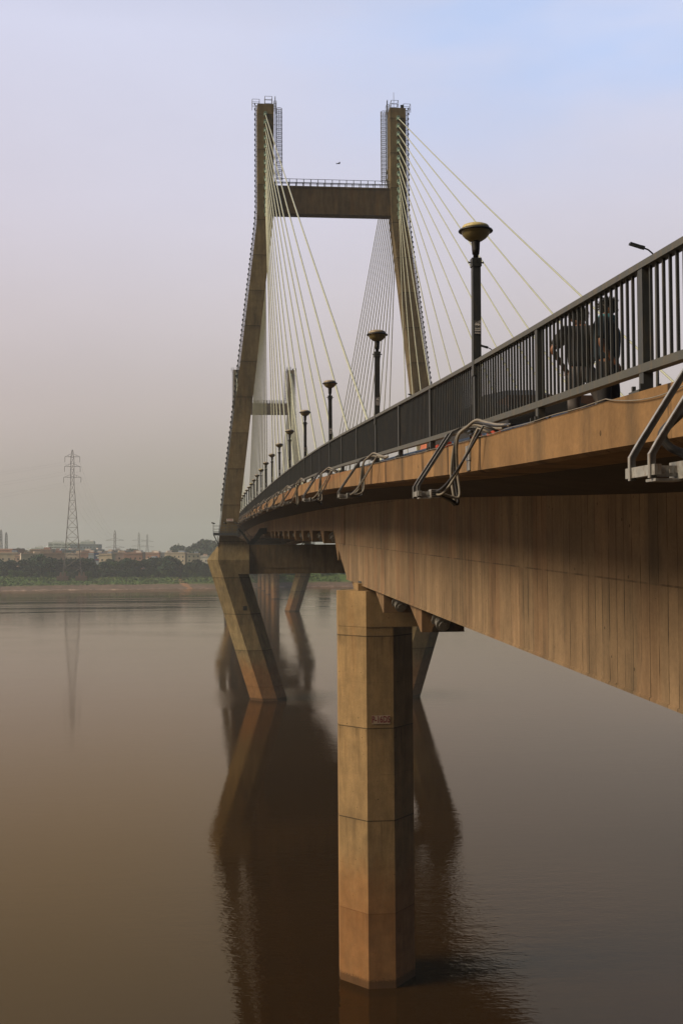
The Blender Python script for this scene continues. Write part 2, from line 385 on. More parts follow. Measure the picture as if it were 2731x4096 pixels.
# ================================================================== RAILINGS
def railing(sx,label):
    root=empty('railing',(sx*13.0,0,kerb_z(0)),label,'railing')
    off=(-sx*13.0,0,-kerb_z(0))
    def rb(mb,name,m,kind=None):
        o=mb.build(name,m,root); o.location=off
        if kind: o['kind']=kind
        return o
    X=sx*13.0
    ys=[y for y in YS if y<=560]; ys=[-12]+[y for y in ys if y>-10]
    def rz(y): return rail_z(y)
    mb=MB(); sweep(mb,[(X-.06,-.075),(X+.06,-.075),(X+.06,-.01),(X+.045,0),(X-.045,0),(X-.06,-.01)],ys,rz); rb(mb,'top_rail',M['rail'])
    mb=MB(); sweep(mb,[(X-.056,-1.115),(X+.056,-1.115),(X+.056,-1.03),(X-.056,-1.03)],ys,rz); rb(mb,'bottom_rail',M['rail'])
    rest=MB(); restp=MB()
    ps=[p for p in POSTS if p>-9 and p<555]
    for i,(a,b) in enumerate(zip(ps[:-1],ps[1:])):
        near=i<95
        mb=MB() if near else restp
        z0=kerb_z(a); z1=rail_z(a)
        mb.box((X,a,(z0+z1)/2-.03),(.10,.125,z1-z0-.08))
        mb.box((X,a,z0+.02),(.26,.30,.04)); 
        if near:
            for bx,by in ((-.09,-.11),(.09,-.11),(-.09,.11),(.09,.11)): mb.box((X+bx,a+by,z0+.07),(.035,.035,.06))
            rb(mb,'post',M['post'])
        mb=MB() if near else rest
        n=int(round((b-a)/.168))
        for k in range(1,n):
            y=a+(b-a)*k/n; z=rail_z(y); mb.box((X,y,z-.55),(.028,.028,.96))
        if near: rb(mb,'baluster_panel',M['post'])
    rb(rest,'baluster_panel',M['post'],'stuff'); rb(restp,'post',M['post'],'stuff')
    return root
railing(-1,'grey steel railing with vertical bars along the near left edge of the bridge')
railing(1,'grey steel railing along the far right edge of the deck, glimpsed through the bars')

# ================================================================== PROMENADE LAMPS
def make_lamp(top,neckdark=True):
    # origin at the top of the rail
    root=empty('street_lamp',(0,0,0),'x','street lamp','promenade lamps along the left railing')
    mb=MB(); mb.box((0,0,.63),(.125,.135,1.70)); mb.build('pole',M['post'],root)
    mb=MB(); mb.box((0,0,1.545),(.15,.16,.13)); 
    cl=mb.build('clamp_collar',M['post'],root)
    mb=MB()
    for a in range(4):
        c_,s_=math.cos(a*math.pi/2),math.sin(a*math.pi/2)
        mb.tube([(c_*.06,s_*.06,1.55),(c_*.115,s_*.115,1.55)],.010,6); mb.tube([(c_*.108,s_*.108,1.55),(c_*.12,s_*.12,1.55)],.018,6)
    mb.build('bolts',M['dark'],cl)
    mb=MB(); mb.lathe([(.042,1.6),(.042,1.68),(.055,1.68),(.062,1.75),(.066,1.84),(.070,1.87),(.066,1.9)],n=16); mb.build('neck',M['black'],root,True)
    mb=MB(); mb.lathe([(.055,1.88),(.10,1.89),(.16,1.93),(.205,1.98),(.225,2.03),(.228,2.05)],n=28); mb.build('lamp_bowl',M['lampbowl'],root,True)
    mb=MB(); mb.lathe([(.222,2.035),(.262,2.03),(.27,2.042),(.26,2.06),(.222,2.075)],n=28); mb.build('lamp_rim',M['black'],root,True)
    mb=MB(); mb.lathe([(.222,2.072),(.215,2.10),(.195,2.13),(.14,2.152),(.07,2.163),(.01,2.165)],n=28); mb.build('lamp_cover',top,root,True)
    return root
LSC=1.06
ordn=['','nearest','second nearest','third nearest','fourth nearest','fifth nearest','sixth nearest','seventh nearest','eighth nearest','ninth nearest','tenth nearest','eleventh nearest','twelfth nearest','thirteenth nearest','fourteenth nearest','fifteenth nearest','sixteenth nearest','seventeenth nearest']
protoA=make_lamp(M['lamptop']); protoB=make_lamp(M['lamptopg'])
used={}
plate=MB(); plate.box((0,-.071,0),(.104,.004,.22)); plate_me=plate.mesh('number_plate',M['white'])
border=MB()
for sx_,w,zc,h in ((-.05,.006,0,.22),(.05,.006,0,.22)): border.box((sx_,-.0745,zc),(w,.003,h))
border.box((0,-.0745,.107),(.104,.003,.006)); border.box((0,-.0745,-.107),(.104,.003,.006)); border.box((0,-.0745,-.035),(.094,.003,.006))
border_me=border.mesh('plate_border',M['black'])
LAMPN=[y for y in LAMPS if y<470]
for i,y in enumerate(LAMPN):
    src=protoA if i in (0,1,9,12) else protoB
    if id(src) in used or False: L=copy_tree(src)
    else: L=src; used[id(src)]=1
    L.location=(-13.0,y,rail_z(y)-.02); L.scale=(LSC,LSC,LSC); L.rotation_euler.y=random.uniform(-.006,.006)+(.008 if i<3 else 0)
    num=3+i
    if 1<=i<=16:
        pl=link('number_plate',plate_me,L,(0,0,.53 if i==1 else .36))
        link('plate_border',border_me,pl)
        for s_,zz,sz in (('PTL',.075,.062),('%03d'%num,.004,.062),('NHAI',-.074,.040)):
            me=text_mesh(s_,sz,.001); me.materials.clear(); me.materials.append(M['black']); o=link('lettering',me,pl,(0,-.0745,zz))
            if s_=='NHAI': o.scale=(.92,1,1)
            else: o.scale=(.80,1,1)
    if i==0: tag(L,'disc-headed promenade lamp on the railing above the large bracket with black hoses')
    elif i<=16: tag(L,'disc-headed promenade lamp, %s on the railing, with plate PTL %03d'%(ordn[i],num))
    else: tag(L,'tiny disc-headed lamp at the far end of the railing row beyond the pylon leg')

# ================================================================== FLOODLIGHT BRACKETS
def make_bracket(seed,black):
    rnd=random.Random(seed)
    root=empty('floodlight_bracket',(0,0,0),'x','light bracket','floodlight brackets hung over the bridge edge')
    # origin: on the kerb edge at x=-13.2, kerb height
    yb=-.14
    for k,yy in enumerate((-.24,.14)):
        mb=MB(); P=[(.15,.20),(-.15,.20),(-.29,.13),(-.80,-.64),(-.86,-.74),(-.86,-.92)]
        w=.075
        # flat plate bent in profile
        top=[];botm=[]
        for i,(x,z) in enumerate(P):
            a=Vector(P[max(i-1,0)]);b=Vector(P[min(i+1,len(P)-1)]);dv=(b-a).normalized();nn=Vector((-dv.y,dv.x))*w
            top.append((x,z)); botm.append((x-nn.x*-1,z-nn.y*-1) if False else (x+ -nn.x*-1,z+nn.y))
        poly=[(x,z) for x,z in P]; inner=[(x+.02,z-.045) for x,z in P[:3]]+[(x+.042,z-.012) for x,z in P[3:-1]]+[(P[-1][0]+.045,P[-1][1])]
        secs=[]
        for (x,z),(xi,zi) in zip(poly,inner): secs.append([(x,yy,z),(x,yy+.02,z),(xi,yy+.02,zi),(xi,yy,zi)])
        mb.loft(secs)
        # light flange strip on the outer edge
        secs=[[(x-.008,yy-.004,z),(x-.008,yy+.035,z),(x+.002,yy+.035,z-.002),(x+.002,yy-.004,z-.002)] for x,z in poly]
        mb.cur=1; mb.loft(secs); mb.build('bracket_arm',[M['armd'],M['galv']],root)
    mb=MB(); mb.bb(-.855,-.80,-.30,.26,-.90,-.82); mb.bb(-.80,-.60,-.26,-.21,-.91,-.83)
    for k in range(3): mb.bb(-.785+k*.06,-.755+k*.06,-.275,-.262,-.89,-.86)
    mb.bb(-.84,-.62,-.28,-.10,-.945,-.925)
    mb.build('mounting_channel',M['galv'],root)
    mb=MB(); mb.bb(-.66,-.50,-.36,-.12,-.93,-.80); fl=mb.build('floodlight',M['galv'],root)
    mb=MB()
    for k in range(4): mb.bb(-.65,-.51,-.375,-.362,-.92+k*.03,-.905+k*.03)
    mb.build('cooling_fins',M['hoseb'],fl)
    mb=MB(); mb.tube([(.12,-.3,.13),(.12,.3,.13)],.02,6); mb.tube([(.05,-.18,.15),(.05,.16,.15)],.03,6); mb.build('clamp_bar',M['dark'],root)
    nh=3 if not black else 2
    for k in range(nh):
        sl=rnd.uniform(.05,.42); dy=rnd.uniform(-.08,.08)
        pts=[Vector((.14,-2.1+dy*3-.1*k,.02)),Vector((.12,-1.6+dy,.06+.02*k)),Vector((.06,-1.1+dy,.13+.03*k)),Vector((-.02,-.75-.05*k,.19+.03*k)),Vector((-.10,-.45-.06*k,.18)),Vector((-.22,-.25-.05*k,.02)),
             Vector((-.26+.04*k,.0-.05*k,-.36-sl*.4)),Vector((-.34+.30*sl+.05*k,-.06-.05*k,-.62-sl)),Vector((-.46+.40*sl+.03*k,-.1-.04*k,-.78-sl*.5)),Vector((-.56+.02*k,-.2-.03*k,-.84))]
        if black: 
            pts=[Vector((.4,.25+.12*k,.02)),Vector((.12,.15+.08*k,.13)),Vector((-.06,.06+.07*k,.02)),Vector((-.30,-.02+.06*k,-.25)),Vector((-.58,-.08+.04*k,-.46)),Vector((-.70,-.12+.04*k,-.58)),Vector((-.66,-.15+.03*k,-.68)),Vector((-.56,-.2+.05*k,-.74)),Vector((-.48,-.24+.05*k,-.83))]
        # smooth
        out=[]
        for i in range(len(pts)-1):
            p0=pts[max(i-1,0)];p1=pts[i];p2=pts[i+1];p3=pts[min(i+2,len(pts)-1)]
            for s_ in range(8 if not black else 24):
                t=s_/(8. if not black else 24.)
                out.append(.5*((2*p1)+(-p0+p2)*t+(2*p0-5*p1+4*p2-p3)*t*t+(-p0+3*p1-3*p2+p3)*t**3))
        out.append(pts[-1])
        r=.028
        rad=[(r+(.003 if (j%2) else -.003)) for j in range(len(out))] if black else [.024]*len(out)
        mb=MB(); mb.tube(out,rad,8); mb.build('conduit',M['hoseb'] if (black or k==1) else M['hose'],root,True)
    if not black:
        for k in range(2):
            dp=rnd.uniform(.3,.8); y1=-rnd.uniform(.9,2.2)
            pts=[]
            for i in range(17):
                t=i/16; pts.append(Vector((-.05-.55*t-.10*math.sin(math.pi*t),y1*(1-t)-.25*t,.10*(1-t)-.85*t-dp*math.sin(math.pi*t)*.7)))
            pts=[Vector((.15,y1-.1,-.0)),Vector((.05,y1-.05,.06))]+pts
            mb=MB(); mb.tube(pts,.020,7); mb.build('conduit',M['hoseb'] if k else M['hose'],root,True)
    return root
vars_=[make_bracket(5,True),make_bracket(11,False),make_bracket(23,False),make_bracket(31,False)]
usedb=set()
BR=[9.0]+[y for y in LAMPS[1:] if y<330]
for i,y in enumerate(BR):
    v=0 if i==0 else (1+(i%3))
    if v in usedb: B=copy_tree(vars_[v])
    else: B=vars_[v]; usedb.add(v)
    B.location=(-13.2,y-.1,kerb_z(y)); B.rotation_euler.z=random.uniform(-.12,.12) if i>1 else (0 if i else .05)
    if i>1: B.scale=(1,1,random.uniform(.9,1.08))
    if i==0: tag(B,'large metal bracket with black corrugated hoses hanging over the deck edge')
    elif i<14: tag(B,'steel light bracket with looping conduits, %s after the large one with black hoses'%(['','first','second','third','fourth','fifth','sixth','seventh','eighth','ninth','tenth','eleventh','twelfth','thirteenth'][i]))
    else: tag(B,'tiny light bracket hanging on the distant edge beam beside the pylon leg')

# sagging cord along the fascia
mb=MB(); pts=[]
for k in range(60):
    y=9.3+k*.2 if k<15 else 12.1+(k-14)*.45; s_=math.sin(math.pi*min(1,max(0,(y-9.3)/2.8))); sag=.11*s_ if y<12.1 else .006*math.sin(y*3)
    pts.append((-13.225,y,kerb_z(y)+.012-sag))
mb.tube(pts,.006,5); tag(mb.build('loose_cord',M['hose']),'thin brown cord sagging over the ochre edge beam beneath the two people','cord')

# ================================================================== PIERS
def make_pier():
    root=empty('bridge_pier',(0,0,0),'x','pier','free-standing piers under the deck')
    def sec(z,s=1.0): 
        P=[(-1.9,-.30),(-.66,-1.85),(.68,-1.85),(1.9,-.30),(1.9,.30),(.68,1.85),(-.66,1.85),(-1.9,.30)]
        return [(x*s,y*s,z) for x,y in P]
    mb=MB(); mb.loft([sec(-6),sec(-6+.001),sec(19.3)]); mb.build('shaft',M['pier'],root)
    mb=MB(); 
    zt,zb=19.52,17.74
    P=[(-1.9,-.32),(-.66,-1.87),(3.6,-1.87),(3.6,1.87),(-.66,1.87),(-1.9,.32)]
    mb.loft([[(x*1.004,y*1.004,z) for x,y in P] for z in (zb,zt)]); mb.build('pier_cap',M['pier'],root)
    mb=MB(); mb.bb(-.95,.3,-1.0,1.0,zt,zt+.36); mb.build('bearing_plinth',M['pier'],root)
    mb=MB(); mb.bb(-.75,.15,-.7,.7,zt+.36,zt+.46); mb.build('bearing',M['dark'],root)
    return root
pr=make_pier(); pr.location=(-9.25,61.1,0); tag(pr,'tall six-sided concrete pier with the number P-16DS painted on it')
mb=MB(); mb.box((.04,-1.872,13.16),(.90,.004,.42)); sg=mb.build('number_panel',M['beam'],pr)
def lettering(txt,size,mat,parent,loc,sxx=1.0,dep=.002):
    me=text_mesh(txt,size,dep); me.materials.clear(); me.materials.append(mat); o=link('lettering',me,parent,loc); o.scale=(sxx,1,1); return o
M['panel']=plain('dirty_white_panel',(.34,.27,.21),.8,0,.2,8)
sg.data.materials[0]=M['panel']
lettering('P-16DS',.46,M['maroon'],sg,(.04,-1.878,13.16),.66)
p2=copy_tree(pr)
for ch in list(p2.children):
    if ch.name.startswith('number_panel'):
        for g in list(ch.children): bpy.data.objects.remove(g)
        bpy.data.objects.remove(ch)
p2.location=(9.25,61.1,0); p2.scale=(-1,1,1); tag(p2,'matching concrete pier hidden behind the haunched girder')
k=0
for yy in (552,612,672,732,792,852):
    for sx in (-1,1):
        q=copy_tree(p2); q.location=(sx*9.25,yy,1.5 if yy>552 else 0); q.scale=(-sx,1,1)
        if sx>0: tag(q,'%s concrete pier of the far row seen under the lower crossbeam'%(['nearest','second','third','fourth','fifth','sixth'][k]))
        else: tag(q,'far concrete pier of the row hidden behind the pylon leg')
    k+=1

# ================================================================== PYLONS
def make_pylon():
    root=empty('bridge_pylon',(0,0,0),'x','pylon','concrete pylons of the cable-stayed bridge')
    def S8(z,xo,xf,xg,xi,yd,ys,sx):
        P=[(xo,-ys),(xf,-yd),(xg,-yd),(xi,-ys),(xi,ys),(xg,yd),(xf,yd),(xo,ys)]
        return [(sx*-x if sx>0 else x,y,z) for x,y in P]
    for sx in (-1,1):
        # upper tower and splayed leg down to the knee
        e=.0
        T=[(87.8,-11.06,-11.06,-8.64,-8.64,1.2,1.2),(72.6,-11.1,-11.1,-8.70,-8.70,1.35,1.35),(70.4,-11.22,-11.22,-8.84,-8.84,1.38,1.38),
           (27.44,-16.4,-16.4,-13.91,-13.91,2.2,2.2),(24.0,-16.83,-16.83,-14.5,-14.5,2.3,2.3),(22.6,-17.0,-17.0,-12.6,-12.6,2.35,2.35)]
        mb=MB(); mb.loft([S8(*t,sx) for t in T]); mb.build('upper_leg',M['pylon'],root)
        T=[(22.6,-17.0,-16.98,-12.6,-12.58,2.35,2.33),(20.4,-18.69,-17.12,-12.6,-12.58,2.9,1.3),(18.34,-18.05,-16.45,-12.6,-12.58,2.9,1.1)]
        mb=MB(); mb.loft([S8(*t,sx) for t in T]); mb.build('knee',M['pylon'],root)
        T=[(18.34,-18.05,-16.45,-14.2,-12.62,2.9,1.0),(.3,-12.55,-10.8,-8.70,-7.25,2.9,1.0),(-6,-10.65,-8.9,-6.8,-5.35,2.9,1.0)]
        mb=MB(); mb.loft([S8(*t,sx) for t in T]); mb.build('lower_leg',M['pylon'],root)
        # cable anchor housings
        for n in range(13):
            z=86.1-n*1.2
            for s2 in (-1,1):
                mb=MB(); yd=1.2+(87.8-z)*.01
                x=sx*9.9
                mb.bb(x-.24,x+.24,min(s2*yd,s2*(yd+.36)),max(s2*yd,s2*(yd+.36)),z-.22,z+.30)
                mb.box((x,s2*(yd+.15),z+.38),(.34,.22,.12))
                mb.build('anchor_housing',M['anch'],root)
        # caged ladder inside
        xi=sx*8.62; s_=-sx
        lx=xi+s_*.22
        mb=MB()
        for yy in (-.5,-.1): mb.tube([(lx,yy,72.0),(lx,yy,89.2)],.055,5)
        z=72.2
        while z<87.8: mb.tube([(lx,-.5,z),(lx,-.1,z)],.022,4); z+=.45
        for z in (76,79,82,85): mb.tube([(xi,-.3,z),(lx,-.3,z)],.03,4)
        ld=mb.build('ladder',M['dark'],root)
        mb=MB(); cx=xi+s_*.80; r=.42
        z=76.9; kk=0
        while z<87.6:
            rr=r*(1.25 if kk==0 else 1)
            ring=[(cx+rr*math.cos(a*math.pi/6),-.3+rr*math.sin(a*math.pi/6),z) for a in range(13)]
            mb.tube(ring,.036,4,False); z+=.62; kk+=1
        for a in range(8): mb.tube([(cx+r*math.cos(a*math.pi/4),-.3+r*math.sin(a*math.pi/4),76.9),(cx+r*math.cos(a*math.pi/4),-.3+r*math.sin(a*math.pi/4),87.4)],.034,4)
        mb.build('safety_cage',M['dark'],ld)
        # top guard frames
        mb=MB(); xo=sx*11.06
        def frame(x0,x1,y0,y1,z0,h):
            c4=[(x0,y0),(x1,y0),(x1,y1),(x0,y1)]
            for (a,b) in c4: mb.tube([(a,b,z0),(a,b,z0+h)],.035,4)
            for zz in (z0+h,z0+h*.5):
                for j in range(4): mb.tube([(*c4[j],zz),(*c4[(j+1)%4],zz)],.03,4)
        frame(xo-.0+sx*.75,xo-sx*.3,-1.0,.1,87.2,1.3); frame(sx*8.9,sx*9.95,-1.1,.2,87.8,1.15); frame(sx*8.25,sx*8.62,-.8,.2,86.8,1.6)
        if sx>0: mb.tube([(9.3,-.9,87.8),(9.3,-.9,90.2)],.03,4); mb.bb(10.3,10.8,-1.1,-.9,87.8,88.3)
        mb.build('top_guard_rail',M['dark'],root)
        # light conduit climbing the outer corner
        mb=MB(); P=[(sx*(11.06+.30),-1.1,87.5),(sx*(11.1+.30),-1.2,72.2),(sx*(11.3+.28),-1.3,69.6),(sx*(16.4+.28),-2.1,27.44)]
        mb.tube(P,.07,5); P2=[(a-sx*.18,b,c) for a,b,c in P]; mb.tube(P2,.04,4)
        for i in range(3):
            a=Vector(P[i]);b=Vector(P[i+1]);n=int((b-a).length/.75)
            for j in range(n):
                q=a.lerp(b,j/n); mb.box((q.x-sx*.12,q.y,q.z),(.3,.05,.05)); mb.box((q.x+sx*.08,q.y,q.z+.2),(.16,.14,.30))
        mb.build('light_strip',M['dark'],root)
        # service platform around the leg
        mb=MB(); z0=24.05; xa,xb=sx*17.75,sx*14.15
        x0,x1=min(xa,xb),max(xa,xb)
        mb.bb(x0,x1,-3.0,-2.35,z0,z0+.12); mb.bb(x0,x0+.75,-2.35,2.4,z0,z0+.12); mb.bb(x1-.35,x1,-2.35,2.4,z0,z0+.12)
        mb.bb(x0,x1,-3.03,-2.98,z0-.12,z0+.30)
        pf=mb.build('service_platform',M['platf'],root)
        mb=MB()
        for j in range(5):
            x=x0+(x1-x0)*j/4; mb.tube([(x,-2.98,z0),(x,-2.98,z0+1.3)],.035,5)
        for zz in (.45,.8,1.25): 
            mb.tube([(x0,-2.98,z0+zz),(x1,-2.98,z0+zz)],.03,4)
            xx=x0 if sx<0 else x1
            mb.tube([(xx,-2.98,z0+zz),(xx,2.3,z0+zz)],.03,4)
        for yy in (-1.5,0,1.5,2.3): mb.tube([(xx,yy,z0),(xx,yy,z0+1.3)],.035,5)
        mb.build('platform_railing',M['platf'],pf)
        mb=MB(); xx=sx*17.7
        for yy in (-2.4,0): mb.beam((xx,yy,z0),(sx*17.05,yy,z0-1.35),.1,.14); mb.beam((sx*17.15,yy,z0-.2),(sx*17.05,yy,z0-1.9),.08,.1)
        mb.build('platform_bracket',M['platf'],pf)
        mb=MB(); 
        for xx,yy in ((sx*17.75,-3.0),(sx*16.0,-3.0),(sx*14.4,-3.0)):
            mb.tube([(xx,yy,z0+1.25),(xx,yy,z0+1.6)],.03,4); mb.beam((xx-.22,yy-.1,z0+1.72),(xx+.18,yy+.12,z0+1.6),.26,.14)
        mb.build('platform_light',M['dark'],pf)
        # stair flight from platform down to the crossbeam
        mb=MB(); f=-sx
        for yy in (-2.2,-1.3):
            mb.beam((sx*14.1,yy,25.0),(sx*12.4,yy,22.7),.06,.3)
        for j in range(7):
            t=j/6.; mb.bb(*(sorted((sx*(14.1-1.7*t)-.14,sx*(14.1-1.7*t)+.14))),-2.2,-1.3,25.0-2.3*t,25.05-2.3*t)
        mb.tube([(sx*14.1,-2.2,26.0),(sx*12.4,-2.2,23.7)],.03,4); mb.tube([(sx*13.2,-2.2,23.9),(sx*13.2,-2.2,24.9)],.03,4)
        mb.build('stair_flight',M['dark'],pf)
        mb=MB(); ply=[(sx*13.0,22.62),(sx*11.9,23.6),(sx*11.0,25.0),(sx*9.95,25.05),(sx*9.95,24.2),(sx*10.6,24.1),(sx*11.6,22.9),(sx*11.9,22.62)]
        mb.loft([[(a,y,b) for a,b in ply] for y in (-.5,.3)]); mb.build('restraint_bracket',M['dark'],root)
    mb=MB(); mb.bb(-8.72,8.72,-1.0,1.0,71.55,75.65); mb.bb(-8.74,8.74,-1.06,-1.003,75.45,75.66); mb.build('upper_crossbeam',M['beam'],root)
    mb=MB(); mb.bb(-12.62,12.62,-2.3,2.3,18.35,22.55); mb.bb(-12.64,12.64,-2.36,-2.303,19.2,19.25); mb.build('lower_crossbeam',M['beam'],root)
    # top beam handrail
    mb=MB()
    for j in range(17):
        x=-8.5+17*j/16.
        for yy in (-.9,.9): mb.tube([(x,yy,75.65),(x,yy,76.75)],.055,4)
    for yy in (-.9,.9):
        for zz in (76.75,76.25,76.05): mb.tube([(-8.6,yy,zz),(8.6,yy,zz)],.04,4)
    mb.build('crossbeam_railing',M['dark'],root)
    mb=MB()
    for j in range(17):
        x=-12.3+24.6*j/16.
        mb.tube([(x,-2.2,22.55),(x,-2.2,23.75)],.03,4)
    for zz in (23.75,23.35,22.95): mb.tube([(-12.4,-2.2,zz),(12.4,-2.2,zz)],.028,4)
    mb.build('crossbeam_railing',M['dark'],root)
    # number plate of the left leg
    mb=MB(); mb.box((-15.35,-2.36,26.17),(.98,.02,.36)); sg=mb.build('number_plate',M['white'],root)
    lettering('P17DS',.36,M['redpaint'],sg,(-15.35,-2.372,26.17),.8,.004)
    mb=MB(); mb.bb(-13.55,-12.95,-2.93,-2.903,13.1,13.75); mb.bb(-13.42,-13.08,-2.96,-2.932,13.25,13.6); mb.build('inspection_hatch',M['dark'],root)
    return root
py=make_pylon(); py.location=(0,YC,0)
tag(py,'near H-shaped concrete bridge pylon with splayed legs and two crossbeams')
py2=copy_tree(py); py2.location=(0,YC+260,0); tag(py2,'distant hazy bridge pylon seen between the near pylon leg and its stay cables')

# ================================================================== STAY CABLES
names=['longest','second longest','third longest','fourth longest','fifth longest','sixth longest','seventh longest','sixth shortest','fifth shortest','fourth shortest','third shortest','second shortest','shortest']
for (ya,dr,yc,n) in STAY:
    for sx in (-1,1):
        zt=86.1-n*1.2; a=Vector((sx*9.9,yc-dr*(1.5),zt)); b=Vector((sx*9.35,ya+dr*1.0,bot_at(ya)+.2))
        mb=MB(); N=14
        L=(a-b).length; pts=[]
        for i in range(N+1):
            t=i/N; p=a.lerp(b,t); p.z-=4*t*(1-t)*L*.0035; pts.append(p-a)
        mb.tube(pts,.072,6); me=mb.mesh('stay_cable',M['cable'],True)
        o=link('stay_cable',me,None,a)
        # sleeve where the stay enters the deck
        dv=(b-a).normalized(); tz=(a.z-(kerb_z(ya)+.2))/-dv.z
        mb=MB(); q=dv*(tz+1.0); mb.tube([q-dv*3.2,q],.14,8); mb.tube([q-dv*3.3,q-dv*3.1],.19,8)
        mb.build('guide_pipe',M['dark'] if False else M['galv'],o)
        mb=MB(); mb.tube([dv*-.35,dv*.9],.15,8); mb.build('upper_socket',M['anch'],o)
        pn='near' if yc==YC else 'far'
        tn='left' if sx<0 else 'right'
        sp='viewer side' if dr>0 else 'far side'
        tag(o,'%s stay cable, %s tower of the %s pylon, %s'%(names[n],tn,pn,sp),'cable','pale stay cables of the bridge')

# ================================================================== MEDIAN LAMPS
def make_median():
    root=empty('road_lamp',(0,0,0),'x','street lamp','tall double-armed lamps on the median')
    mb=MB(); mb.tube([(0,0,0),(0,0,4),(0,0,8.95)],[.085,.07,.05],8); mb.build('pole',M['post'],root,True)
    for s_ in (-1,1):
        mb=MB(); mb.tube([(0,0,8.9),(s_*.12,0,9.12),(s_*.30,0,9.27),(s_*.55,0,9.36)],.032,6); ar=mb.build('arm',M['post'],root,True)
        mb=MB(); mb.beam((s_*.5,0,9.34),(s_*1.05,0,9.50),.22,.09); mb.beam((s_*.45,0,9.33),(s_*.6,0,9.375),.12,.13); mb.build('lamp_head',M['dark'],ar)
    return root
ml=make_median()
for i in range(9):
    y=45.5+27.5*i; o=ml if i==0 else copy_tree(ml); o.location=(0,y,kerb_z(y)-.30)
    if i: o.scale.z=1
    tag(o,['nearest double-armed road lamp, rising high behind the railing and two people','second double-armed road lamp, its heads just above the rail beside lamp PTL 004'][i] if i<2 else 'slender double-armed road lamp farther along the median, hidden behind the railing')

# ================================================================== BLUE GUARD RAIL AND DECK CLUTTER
root=empty('guard_railing',(-11.2,0,kerb_z(0)),'low blue steel barrier between footpath and road behind the two people','barrier')
off=(11.2,0,-kerb_z(0))
ys=[4+i*2 for i in range(60)]
for dz in (.52,.12):
    mb=MB(); sweep(mb,[(-11.23,dz),(-11.17,dz),(-11.17,dz+.05),(-11.23,dz+.05)],ys); mb.build('rail_bar',M['blue'],root).location=off
for j in range(59):
    mb=MB(); y=4+j*2; mb.bb(-11.25,-11.15,y-.05,y+.05,kerb_z(y)-.26,kerb_z(y)+.56)
    mb.build('post',M['blue'],root).location=off
    mb=MB()
    for k_ in range(1,8): yy=y+k_*.25; mb.bb(-11.215,-11.185,yy-.04,yy+.04,kerb_z(yy)-.15,kerb_z(yy)+.52)
    mb.build('bar_panel',M['blue'],root).location=off
# truck
M['truckbody']=plain('rusty_truck_body',(.08,.04,.025),.7,0,.3,3)
M['cabred']=plain('orange_truck_cab',(.45,.12,.03),.5,0,.15,3)
ty=37.5; tz=kerb_z(ty)-.38
tr=empty('cargo_truck',(-8.3,ty,tz),'truck loaded under a dark peaked tarpaulin behind the railing','truck')
mb=MB(); mb.bb(-1.15,1.15,-6.2,5.9,.9,2.0)
for k_ in range(14): 
    yy=-6.1+k_*.92; mb.bb(-1.2,-1.151,yy-.05,yy+.05,.9,2.0); mb.bb(1.151,1.2,yy-.05,yy+.05,.9,2.0)
mb.build('cargo_body',M['truckbody'],tr)
mb=MB(); prof=[(-6.3,1.65),(-6.25,2.0),(-4.5,2.36),(-2.7,2.74),(-.5,2.64),(2.2,2.74),(4.4,2.72),(5.9,2.62),(6.0,1.75)]
secs=[]
for i,(yy,zz) in enumerate(prof):
    j_=random.uniform(-.03,.03); zz-=.18; secs.append([(-1.24,yy,1.2),(-1.26+j_,yy,min(1.9,zz-.2)),(-1.08,yy,zz-.12),(-.4+j_,yy,zz+.03),(.4,yy,zz+.05),(1.08,yy,zz-.1),(1.26,yy,min(1.9,zz-.2)),(1.24,yy,1.2)])
mb.loft(secs); mb.build('tarpaulin',M['tarp'],tr)
mb=MB(); mb.loft([[(-1.15,6.25,.7),(1.15,6.25,.7),(1.15,8.2,.7),(-1.15,8.2,.7)],[(-1.15,6.25,1.7),(1.15,6.25,1.7),(1.15,8.2,1.7),(-1.15,8.2,1.7)],[(-1.05,6.3,2.5),(1.05,6.3,2.5),(1.05,7.8,2.5),(-1.05,7.8,2.5)]]); cb=mb.build('cab',M['cabred'],tr)
mb=MB(); mb.bb(-.9,.9,8.0,8.05,1.75,2.35); mb.build('windscreen',M['glass'],cb)
for yy in (-4.9,-3.7,-2.5,6.9):
    for s_ in (-1,1):
        mb=MB(); mb.tube([(s_*.85,yy,.5),(s_*1.15,yy,.5)],.5,18); mb.build('wheel',M['tyre'],tr)
# plastic barriers, crate
M['orange']=plain('orange_plastic',(.55,.07,.025),.5,0,.1,5)
def barrier():
    r=empty('plastic_barrier',(0,0,0),'x','traffic barrier','orange plastic barriers on the footpath')
    mb=MB(); mb.loft([[(-.2,-.45,0),(.2,-.45,0),(.2,.45,0),(-.2,.45,0)],[(-.19,-.45,.18),(.19,-.45,.18),(.19,.45,.18),(-.19,.45,.18)],[(-.08,-.43,.34),(.08,-.43,.34),(.08,.43,.34),(-.08,.43,.34)],[(-.06,-.42,.62),(.06,-.42,.62),(.06,.42,.62),(-.06,.42,.62)]]); mb.build('body',M['orange'],r)
    mb=MB(); mb.bb(-.095,.095,-.3,.3,.40,.50); mb.build('reflective_band',M['white'],r); return r
b0=barrier()
for i,(x,y) in enumerate(((-12.0,22.4),(-12.0,24.0),(-12.05,27.0),(-12.0,28.3))):
    o=b0 if i==0 else copy_tree(b0); o.location=(x,y,kerb_z(y)-.26); o.rotation_euler.z=random.uniform(-.1,.1)
    tag(o,'orange plastic barrier under the bottom rail, %s'%['just right of the hanging conduits','behind the hanging conduits','just past the second railing post','last of the row towards the pylon'][i])
M['yellowb']=plain('yellow_painted_block',(.42,.34,.05),.7,0,.2,9,dirt=(.12,.16,.10))
